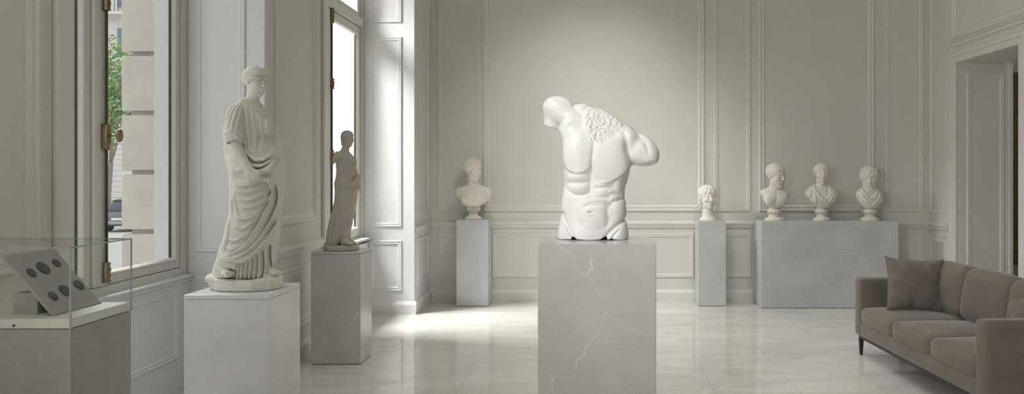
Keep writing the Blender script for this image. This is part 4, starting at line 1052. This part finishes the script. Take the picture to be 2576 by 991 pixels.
    # thigh: pulled folds, U-shaped
    for p, a in (([(166, 470), (200, 492), (246, 498)], 8), ([(166, 500), (196, 528), (250, 532), (300, 512)], 9), ([(170, 525), (206, 556), (256, 560), (312, 536)], 10), ([(214, 588), (258, 592), (298, 572), (330, 530)], 10), ([(224, 622), (262, 622), (302, 602), (332, 570)], 8), ([(205, 668), (240, 672), (268, 664)], 8), ([(186, 704), (226, 712), (262, 690)], 8), ([(150, 752), (186, 764), (226, 744)], 10), ([(140, 790), (176, 800), (220, 776)], 7), ([(170, 452), (196, 470), (236, 470)], 6)):
        st(p, 5.5, a); st([(x_+1, z_+13) for x_, z_ in p], 8, -a*.7)
    st([(172, 568), (178, 640), (186, 690)], 7, -9); st([(182, 560), (196, 620), (214, 670)], 6, 7)
    st([(160, 690), (152, 760), (134, 828)], 7, -8)
    R.bump(Pf(232, 600), (75*K, 120*K), .022, rad(-10)); R.bump(Pf(222, 690), (55*K, 75*K), .020)
    # big diagonal folds from the far hip down to the near ankle
    for p, a, w in (([(330, 470), (322, 560), (298, 650), (246, 752), (180, 812), (132, 824)], 15, 8), ([(340, 480), (336, 590), (312, 680), (262, 776), (196, 832), (126, 834)], 14, 8), ([(350, 500), (346, 620), (326, 712), (276, 800), (220, 842), (140, 846)], 8, 7)): st(p, w, a)
    for p, a, w in (([(322, 520), (308, 610), (272, 696), (222, 776), (168, 812)], -22, 6), ([(336, 520), (326, 630), (288, 730), (238, 796), (176, 824)], -22, 5.5), ([(344, 560), (336, 660), (300, 750), (252, 812), (200, 838)], -9, 6)): st(p, w, a)
    # hem ledge and pleats of the under-dress
    stp([(112, 842), (160, 850), (214, 852), (262, 828), (310, 772), (336, 700)], 26, 8)
    for x_, t_ in ((192, 858), (206, 856), (222, 852), (238, 846), (254, 834), (270, 822), (288, 806), (306, 786)):
        st([(x_-8, 918), (x_-3, 880), (x_, t_+6)], 3.6, -10, ends=False); st([(x_-1, 918), (x_+4, 880), (x_+7, t_+6)], 4, 5, ends=False)
    st([(348, 470), (352, 600), (340, 740), (330, 800)], 5, -10); st([(360, 480), (358, 620), (346, 760)], 4, 6)
    st([(325, 560), (318, 600), (312, 640)], 4, -5)
    # swag creases
    for p in ([(196, 418), (240, 456), (284, 464), (326, 444), (348, 400)], [(224, 398), (262, 436), (300, 438), (332, 416), (346, 382)]): st(p, 3.4, -8)
    stp([(170, 440), (214, 484), (276, 494), (330, 470), (356, 410)], 14, 5)
    R.apply(.05, -.01)
    B = Relief(v)
    for i in range(9):
        x0 = 120 + i*26; B.stroke([P(225+(x0-225)*.7, 230), P(x0+4, 480), P(x0-4, 700), P(x0-10, 905)], .009, .010 if i % 2 else -.010, ends=False)
    B.apply(0, .07)
    x, y, z = v.xyz(); v.f += (.0022*noise3(x, y, z, 20, 11, 2)).astype(np.float32)
    # pleats' hem cut, foot hollow
    v.ell(A(150, 902, -.125), (.052, .055, .030), .02, 's')
    v.build('drapery', MARBLE_S, root, 0)
    return root
make_woman()

# ================================================================= SMALL ARMLESS STATUE
def make_small():
    K = .001216
    def P(cx, cy): return ((cx-213)*K, (904-cy)*K)
    def A(cx, cy, y): p = sight(-2.089, 6.728, P2_H, *P(cx, cy), y); return (p[0], y, p[1])
    def Pf(cx, cy): return sight(-2.089, 6.728, P2_H, *P(cx, cy), -.085)
    root = empty('draped_statue', (-2.089, 6.728, P2_H+.002), label='small armless half-draped woman statue in silhouette before the far window', cat='statue')
    v = Vol((-.17, -.15, -.004), (.17, .15, .08), .0035*RES); x, y, z = v.xyz()
    d = s_ell(x, y, z, (0, 0, .0), (.143, .128, .3)); d = smax(d, z-.042, .01) + .003*noise3(x, y, z, 30, 6, 2)
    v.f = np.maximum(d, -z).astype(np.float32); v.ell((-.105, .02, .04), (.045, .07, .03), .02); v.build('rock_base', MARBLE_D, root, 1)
    HC, HH, HR = A(258, 132, 0), .132, Rz(68) @ Rx(8)
    v = Vol((-.12, -.14, .03), (.15, .14, 1.02), .0034*RES)
    put_head(v, HC, HH, HR, 0, male=False)
    v.chain([A(250, 165, 0)+(.030,), A(240, 205, 0)+(.029,), A(232, 232, 0)+(.042,)], .02)
    S = [(480,172,318,-.088,.088),(430,170,315,-.085,.085),(390,178,306,-.076,.078),(350,180,302,-.070,.072),(310,178,312,-.078,.078),(275,176,306,-.086,.086),(245,184,286,-.085,.085),(226,204,264,-.06,.06)]
    v.loft([(P(0, s_[0])[1], P(s_[1], 0)[0], P(s_[2], 0)[0], s_[3], s_[4]) for s_ in S], .02)
    v.ell(A(298, 300, -.038), (.027, .032, .034), .02); v.ell(A(298, 302, .042), (.027, .032, .034), .02)
    v.ell(A(188, 252, -.082), (.036, .036, .040), .02); v.chain([A(182, 262, -.090)+(.030,), A(168, 282, -.096)+(.024,)], .012)
    v.ell(A(196, 252, .080), (.034, .034, .038), .02); v.ell(A(300, 380, 0), (.028, .06, .06), .03)
    foot(v, A(225, 872, -.045), A(292, 872, -.085), .046, .045); v.chain([A(232, 850, -.045)+(.028,), A(228, 780, -.04)+(.036,)], .02)
    foot(v, A(250, 868, .02), A(315, 868, .02), .044, .042)
    v.chain([A(228, 780, -.04)+(.036,), A(235, 600, -.03)+(.045,), A(240, 450, 0)+(.05,)], .02); v.chain([A(256, 850, .02)+(.026,), A(248, 640, .02)+(.04,), A(244, 450, .01)+(.05,)], .02)
    R = Relief(v); R.stroke([P(230, 260), P(236, 330), P(240, 400)], .012, -.005); R.stroke([P(262, 262), P(272, 340), P(290, 420)], .010, -.004); R.apply()
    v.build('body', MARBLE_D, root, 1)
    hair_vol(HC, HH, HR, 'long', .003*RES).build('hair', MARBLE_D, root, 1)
    v = Vol((-.165, -.135, .03), (.165, .135, .64), .0034*RES)
    S = [(876,110,200,-.075,.085),(850,108,222,-.085,.09),(800,114,270,-.096,.09),(760,122,278,-.098,.09),(700,134,292,-.100,.092),(640,152,306,-.102,.094),(560,170,316,-.104,.096),(500,174,324,-.104,.096),(460,168,330,-.100,.094),(430,168,326,-.096,.092)]
    v.loft([(P(0, s_[0])[1], P(s_[1], 0)[0], P(s_[2], 0)[0], s_[3], s_[4]) for s_ in S], 0, 2.3)
    v.chain([A(176, 430, -.07)+(.014,), A(225, 462, -.100)+(.018,), A(285, 455, -.092)+(.022,), A(322, 428, -.05)+(.026,), A(326, 400, .0)+(.026,), A(300, 382, .06)+(.02,)], .015)
    v.chain([A(318, 440, -.03)+(.026,), A(322, 470, .0)+(.026,)], .015)
    v.ell(A(262, 870, -.06), (.06, .08, .05), .015, 's')
    R = Relief(v)
    def st(pts, w, a, **k): R.stroke([Pf(*p) for p in pts], w*K, a*.001, **k)
    for p, a in (([(306, 480), (300, 580), (285, 660), (250, 740), (200, 800)], -13), ([(290, 560), (272, 650), (236, 730), (190, 784)], -11), ([(316, 500), (310, 600), (296, 690), (262, 770)], -7), ([(180, 560), (198, 630), (222, 690)], -8), ([(176, 500), (220, 540), (270, 530)], -6), ([(172, 620), (168, 700), (150, 800)], -8), ([(215, 700), (208, 770), (196, 850)], -7), ([(160, 720), (146, 800), (136, 870)], -7)):
        st(p, 7, a); st([(q[0]+11, q[1]+6) for q in p], 8, -a*.6)
    R.bump(P(220, 600), (.06, .12), .014); R.apply(.04, -.01)
    x, y, z = v.xyz(); v.f += (.0018*noise3(x, y, z, 24, 21, 2)).astype(np.float32)
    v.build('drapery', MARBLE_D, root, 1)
make_small()
# ================================================================= BUSTS
def socle(root, prof, m, name='socle', n=56, sq=None):
    bm = bmesh.new(); add_lathe(bm, prof, (0, 0, 0), n); return from_bm(name, bm, m, root, True, bevel=.002)
def make_bust(loc, label, m, K, C0, base_cy, rows, head, neck, socle_prof, hair=None, beard=None, drape=None, extra=None, strokes=(), group=None, blob=()):
    def P(cx, cy): return ((cx-C0)*K, (base_cy-cy)*K)
    def A(cx, cy, y): p = sight(loc[0], loc[1], loc[2], *P(cx, cy), y); return (p[0], y, p[1])
    def Pf(cx, cy): return sight(loc[0], loc[1], loc[2], *P(cx, cy), -.085)
    root = empty('marble_bust', loc, label=label, cat='bust', group=group)
    hc, H, R, kw = A(*head[0]), head[1], head[2], head[3]
    zt = (base_cy - min([r[0] for r in rows] + [head[0][1]-.62*H/K]))*K + .03
    zb = P(0, max(r[0] for r in rows))[1] - .004
    xs = [P(r[1], 0)[0] for r in rows] + [P(r[2], 0)[0] for r in rows]
    v = Vol((min(xs)-.05, -.20, zb-.01), (max(xs)+.05, .20, zt), .0044*RES)
    wf = kw.pop('wf', 1.0); put_head(v, hc, H, R, 0, wf, **kw)
    v.chain([A(*p[:3])+(p[3],) for p in neck], .025)
    ins = .010 if drape else 0
    v.loft([(P(0, r[0])[1], P(r[1], 0)[0]+ins, P(r[2], 0)[0]-ins, r[3]+ins, r[4]-ins) for r in rows], .025, 2.2, cap_k=.012)
    for cx, cy, y, rx, ry, rz, k in blob: v.ell(A(cx, cy, y), (rx*K, ry, rz*K), k)
    Rl = Relief(v)
    for p, w, a in strokes: Rl.stroke([Pf(*q) for q in p], w*K, a*.001)
    Rl.apply(.02, -.03)
    v.plane((0, 0, zb+.004), (0, 0, -1), .002)
    v.build('body', m, root, 1)
    if hair: hair_vol(hc, H, R, hair, .0036*RES, .78, wf).build('hair', m, root, 1)
    if beard is not None: beard_vol(hc, H, R, .0034*RES, beard, wf).build('beard', m, root, 1)
    if drape:
        v = Vol((min(xs)-.05, -.22, zb-.01), (max(xs)+.05, .20, zt-.05), .0042*RES)
        v.loft([(P(0, r[0])[1], P(r[1], 0)[0], P(r[2], 0)[0], r[3]-.004, r[4]) for r in rows], 0, 2.2, cap_k=.012)
        for pts, r in drape['cut']: v.chain([A(*p)+(r_*K,) for p, r_ in zip(pts, r)], .012, 's')
        Rl = Relief(v)
        for p, w, a in drape['strokes']: Rl.stroke([Pf(*q) for q in p], w*K, a*.001)
        for p, w, a in drape.get('steps', ()): Rl.step([Pf(*q) for q in p], w*K, a*.001)
        Rl.apply(.05, -.01)
        x, y, z = v.xyz(); v.f += (.0018*noise3(x, y, z, 26, 31, 2)).astype(np.float32)
        v.build('drapery', m, root, 1)
    socle(root, [(r*K, (base_cy-cy)*K) for r, cy in socle_prof], m)
    if extra: extra(root, P, A)
    return root
# A: bare-shouldered bust in the wall corner
def scrolls(root, P, A):
    a, b = P(345, 728), P(480, 680)
    boxes('tablet', [(a[0], b[0], -.052, .05, a[1], b[1]+.004)], MARBLE_B, root, bevel=.006)
    for cx in (352, 472):
        c = P(cx, 702); bm = bmesh.new(); add_lathe(bm, [(.004, -.064), (.012, -.062), (.016, -.05), (.016, .05), (.012, .06)], (c[0], 0, c[1]), 18, 'y'); from_bm('scroll', bm, MARBLE_B, root, True)
make_bust((-1.378, 9.53, P3_H), 'cream marble bust with bare shoulders and curly hair on the slim corner pedestal', MARBLE_B, .001054, 408, 818,
    [(676,352,468,-.075,.05),(664,306,502,-.100,.06),(632,274,546,-.118,.075),(600,258,572,-.126,.085),(565,248,585,-.126,.09),(525,236,590,-.116,.09),(490,236,590,-.100,.085),(458,262,575,-.085,.08),(432,320,500,-.065,.065)],
    ((402, 258, -.02), .268, Rz(46) @ Rx(4), dict(male=True, wf=1.08)), [(398, 300, .01, .066), (402, 380, .01, .060), (410, 450, .0, .072)],
    [(62,730),(50,738),(47,760),(52,772),(62,776),(72,786),(92,796),(99,806),(98,818)], hair='cap', extra=scrolls,
    blob=((240, 515, .0, 44, .055, 58, .045), (576, 525, .0, 42, .055, 70, .045), (335, 575, -.085, 72, .045, 62, .03), (480, 575, -.085, 70, .045, 62, .03)),
    strokes=([([(408, 470), (408, 560), (404, 640)], 12, -6), ([(262, 470), (268, 540), (264, 590)], 10, -8), ([(556, 470), (552, 540), (556, 610)], 10, -8), ([(330, 452), (380, 470), (404, 486)], 8, 4), ([(500, 452), (450, 470), (416, 486)], 8, 4)]))
# B: small head with side locks
def locks(root, P, A):
    for pts in ([(215, 560, -.02, 11), (180, 590, -.03, 9), (150, 618, -.03, 8), (128, 640, -.03, 9)], [(210, 590, -.03, 8), (190, 630, -.04, 7), (182, 660, -.04, 8)], [(385, 570, -.02, 11), (410, 592, -.03, 9), (432, 625, -.03, 8), (438, 656, -.03, 9)], [(385, 600, -.03, 8), (400, 632, -.04, 7), (412, 652, -.04, 8)]):
        bm = bmesh.new(); add_tube(bm, [A(*p[:3]) for p in pts], [p[3]*.001 for p in pts], 10); from_bm('side_lock', bm, MARBLE_C, root, True)
make_bust((1.432, 9.535, P4_H), 'small marble head with hanging side locks on the slim pedestal beside the long plinth', MARBLE_B, .0009957, 290, 775,
    [(772,186,392,-.095,.09),(760,190,388,-.092,.088),(740,212,372,-.080,.075),(715,226,358,-.068,.065),(690,230,352,-.062,.06),(660,224,352,-.060,.06)],
    ((290, 498, -.02), .272, Rz(14) @ Rx(3), dict(male=False, wf=1.14)), [(288, 560, .01, .070), (288, 640, .005, .062), (290, 700, .0, .064)],
    [(95,768),(104,770),(104,775)], hair='cap', extra=locks)
# C, D, E on the long plinth
SOC = lambda s=1.0: [(62*s,628),(66*s,640),(80*s,648),(90*s,662),(90*s,680),(80*s,694),(70*s,700),(68*s,732),(74*s,742),(96*s,748),(112*s,758),(117*s,770),(115*s,780)]
G3 = 'busts on the long plinth'
make_bust((2.219, 9.47, P5_H), 'bare-chested bearded bust, nearest the slim pedestal, on the long plinth', MARBLE_C, .0009957, 1092, 780,
    [(632,1036,1162,-.075,.05),(606,1008,1192,-.095,.06),(570,978,1226,-.108,.07),(520,945,1255,-.114,.078),(470,920,1274,-.108,.08),(440,908,1276,-.095,.078),(424,922,1262,-.085,.075),(405,960,1226,-.075,.07),(388,1010,1180,-.06,.06)],
    ((1112, 248, -.02), .288, Rz(30) @ Rx(6), dict(male=True, wf=1.10)), [(1106, 300, .01, .072), (1100, 380, .005, .070), (1096, 430, .0, .080)],
    SOC(), hair='smooth', beard=.0, group=G3, strokes=([([(1108, 440), (1112, 520), (1108, 620)], 10, -6), ([(1020, 425), (1070, 440), (1100, 462)], 9, 5), ([(1200, 425), (1150, 440), (1116, 462)], 9, 5), ([(1040, 380), (1080, 430), (1104, 462)], 9, 5)]),
    blob=((1030, 540, -.075, 62, .04, 66, .03), (1180, 540, -.075, 62, .04, 66, .03)))
def fold_pairs(lst): return [x for p, w, a in lst for x in ((p, w, a), ([(q[0]+14, q[1]+8) for q in p], w*1.2, -a*.8))]
make_bust((2.779, 9.47, P5_H), 'clean-shaven bust wrapped in a folded cloak, middle of three on the long plinth', MARBLE_C, .0009957, 1655, 780,
    [(634,1604,1742,-.075,.05),(606,1572,1766,-.10,.06),(560,1516,1808,-.120,.075),(510,1470,1846,-.126,.085),(465,1436,1854,-.118,.085),(425,1446,1840,-.105,.08),(390,1490,1806,-.092,.078),(360,1540,1760,-.078,.07),(342,1566,1738,-.06,.06)],
    ((1660, 222, -.02), .242, Rz(-6) @ Rx(6), dict(male=True, wf=1.16)), [(1660, 280, .01, .060), (1656, 340, .005, .058), (1655, 400, .0, .075)],
    SOC(.94), hair='smooth', group=G3,
    drape=dict(cut=[([(1655, 330, -.03), (1662, 380, -.075), (1690, 440, -.125), (1700, 470, -.150)], (66, 76, 66, 30)), ([(1655, 330, .0), (1655, 350, -.02)], (70, 70))],
        strokes=fold_pairs([([(1560, 400), (1620, 470), (1690, 545), (1745, 600)], 9, 11), ([(1545, 420), (1590, 500), (1660, 580), (1710, 622)], 8, 9), ([(1800, 440), (1770, 520), (1720, 575)], 9, 11), ([(1836, 460), (1800, 540), (1745, 605)], 9, 10), ([(1530, 400), (1520, 470), (1505, 530)], 7, 8), ([(1570, 470), (1580, 540), (1600, 620)], 8, 9), ([(1780, 400), (1820, 440), (1846, 490)], 7, 10)])))
make_bust((3.352, 9.47, P5_H), 'bust with thick hair and long beard at the sofa end of the long plinth', MARBLE_C, .0009957, 2240, 780,
    [(640,2172,2308,-.075,.05),(610,2134,2350,-.10,.06),(566,2104,2386,-.118,.075),(515,2074,2394,-.124,.085),(470,2060,2390,-.116,.085),(432,2076,2376,-.104,.08),(402,2110,2350,-.09,.078),(376,2160,2310,-.07,.07)],
    ((2238, 276, -.02), .278, Rz(-16) @ Rx(8), dict(male=True, wf=1.06)), [(2242, 330, .01, .070), (2242, 390, .005, .070), (2240, 440, .0, .085)],
    SOC(1.0), hair='wild', beard=.22, group=G3,
    drape=dict(cut=[([(2240, 380, -.04), (2246, 420, -.095), (2262, 470, -.145)], (72, 66, 34)), ([(2240, 370, .0), (2240, 395, -.02)], (80, 76))],
        strokes=fold_pairs([([(2120, 410), (2160, 490), (2220, 570), (2260, 620)], 9, 11), ([(2150, 400), (2200, 480), (2250, 540)], 8, 9), ([(2370, 440), (2340, 520), (2280, 590), (2240, 630)], 9, 11), ([(2390, 490), (2360, 560), (2300, 620)], 9, 9), ([(2090, 450), (2110, 530), (2150, 600)], 8, 9)])))
SKY = 1.25; EXPO = .24
AREAS = [
 ('daylight_window_1', (-3.02, 4.95, 2.3), (0, 4.95, 2.3), 1.9, 2.6, 1, (1, 1, 1), True),
 ('daylight_window_2', (-2.50, 8.2, 2.4), (0, 8.2, 2.4), 1.1, 3.0, 1, (1, 1, 1), True),
 ('added_lamp_window_2', (-4.6, 7.75, 5.2), (-1.6, 8.0, 0), 1.6, 1.6, 880, (1, 1, .995)),  # added lamp outside the window, standing in for a bright patch of sky
 ('added_window_fill', (-2.98, -.6, 2.3), (2, -.6, 2.1), 1.8, 2.6, 280, (1, 1, .99)),  # added lamp in the made-up window, lights the fronts of the sculptures
 ('added_annex_fill', (6.4, 8.0, 4.2), (6.4, 8.0, 0), 1.5, 1.5, 8, (1, .95, .88)),  # unseen lamp, added to brighten the room past the doorway
 ('added_ceiling_fill', (1.2, 6.8, 4.25), (1.2, 6.8, 0), 2.6, 3.4, 30, (1, .99, .97), False, 110),  # unseen overhead fill, added for the floor and general brightness
]
SPOTS = [('added_torso_spot', (-1.7, 1.9, 3.9), (.03, 4.7, 1.55), 255, 24, .6, .3, (1, .99, .97)),  # unseen spot, added to brighten the torso
 ('added_back_wall_spot', (.2, 6.9, 4.2), (.1, 9.75, 1.9), 165, 66, 1.0, .3, (1, .99, .97))]  # unseen spot, added to put a glow on the back wall
# ================================================================= CAMERA + LIGHT
cam = bpy.data.objects.new('camera', bpy.data.cameras.new('camera')); COL.objects.link(cam)
cam.location = (0, 0, CAMZ); cam.rotation_euler = (rad(90), 0, 0)
cd = cam.data; cd.sensor_fit = 'HORIZONTAL'; cd.sensor_width = 36; cd.lens = F/2576*36
cd.shift_x = -(VX-1288)/2576; cd.shift_y = -(495.5-VY)/2576; cd.clip_end = 300; cd.clip_start = .05
SC.camera = cam
w = bpy.data.worlds.new('sky'); SC.world = w; w.use_nodes = True
bg = w.node_tree.nodes['Background']; bg.inputs[0].default_value = (.95, .975, 1.0, 1); bg.inputs[1].default_value = SKY
def area(name, loc, target, sx, sy, power, col=(1, 1, 1), portal=False, spread=180):
    l = bpy.data.lights.new(name, 'AREA'); l.shape = 'RECTANGLE'; l.size = sx; l.size_y = sy; l.energy = power; l.color = col; l.spread = rad(spread)
    o = bpy.data.objects.new(name, l); COL.objects.link(o); o.location = loc
    o.rotation_euler = (Vector(target)-Vector(loc)).to_track_quat('-Z', 'Y').to_euler()
    if portal: l.cycles.is_portal = True
    return o
for a in AREAS: area(*a)
SC.view_settings.view_transform = 'Standard'; SC.view_settings.look = 'None'; SC.view_settings.exposure = EXPO; SC.view_settings.gamma = 1
SC.view_settings.use_curve_mapping = False
SC.cycles.max_bounces = 10; SC.cycles.diffuse_bounces = 6; SC.cycles.transparent_max_bounces = 16; SC.cycles.sample_clamp_indirect = 4
SC.cycles.use_denoising = True; SC.cycles.caustics_reflective = False; SC.cycles.caustics_refractive = False

def spot(name, loc, target, power, angle, blend, radius, col):
    l = bpy.data.lights.new(name, 'SPOT'); l.energy = power; l.spot_size = rad(angle); l.spot_blend = blend; l.shadow_soft_size = radius; l.color = col
    o = bpy.data.objects.new(name, l); COL.objects.link(o); o.location = loc
    o.rotation_euler = (Vector(target)-Vector(loc)).to_track_quat('-Z', 'Y').to_euler()
for a in SPOTS: spot(*a)
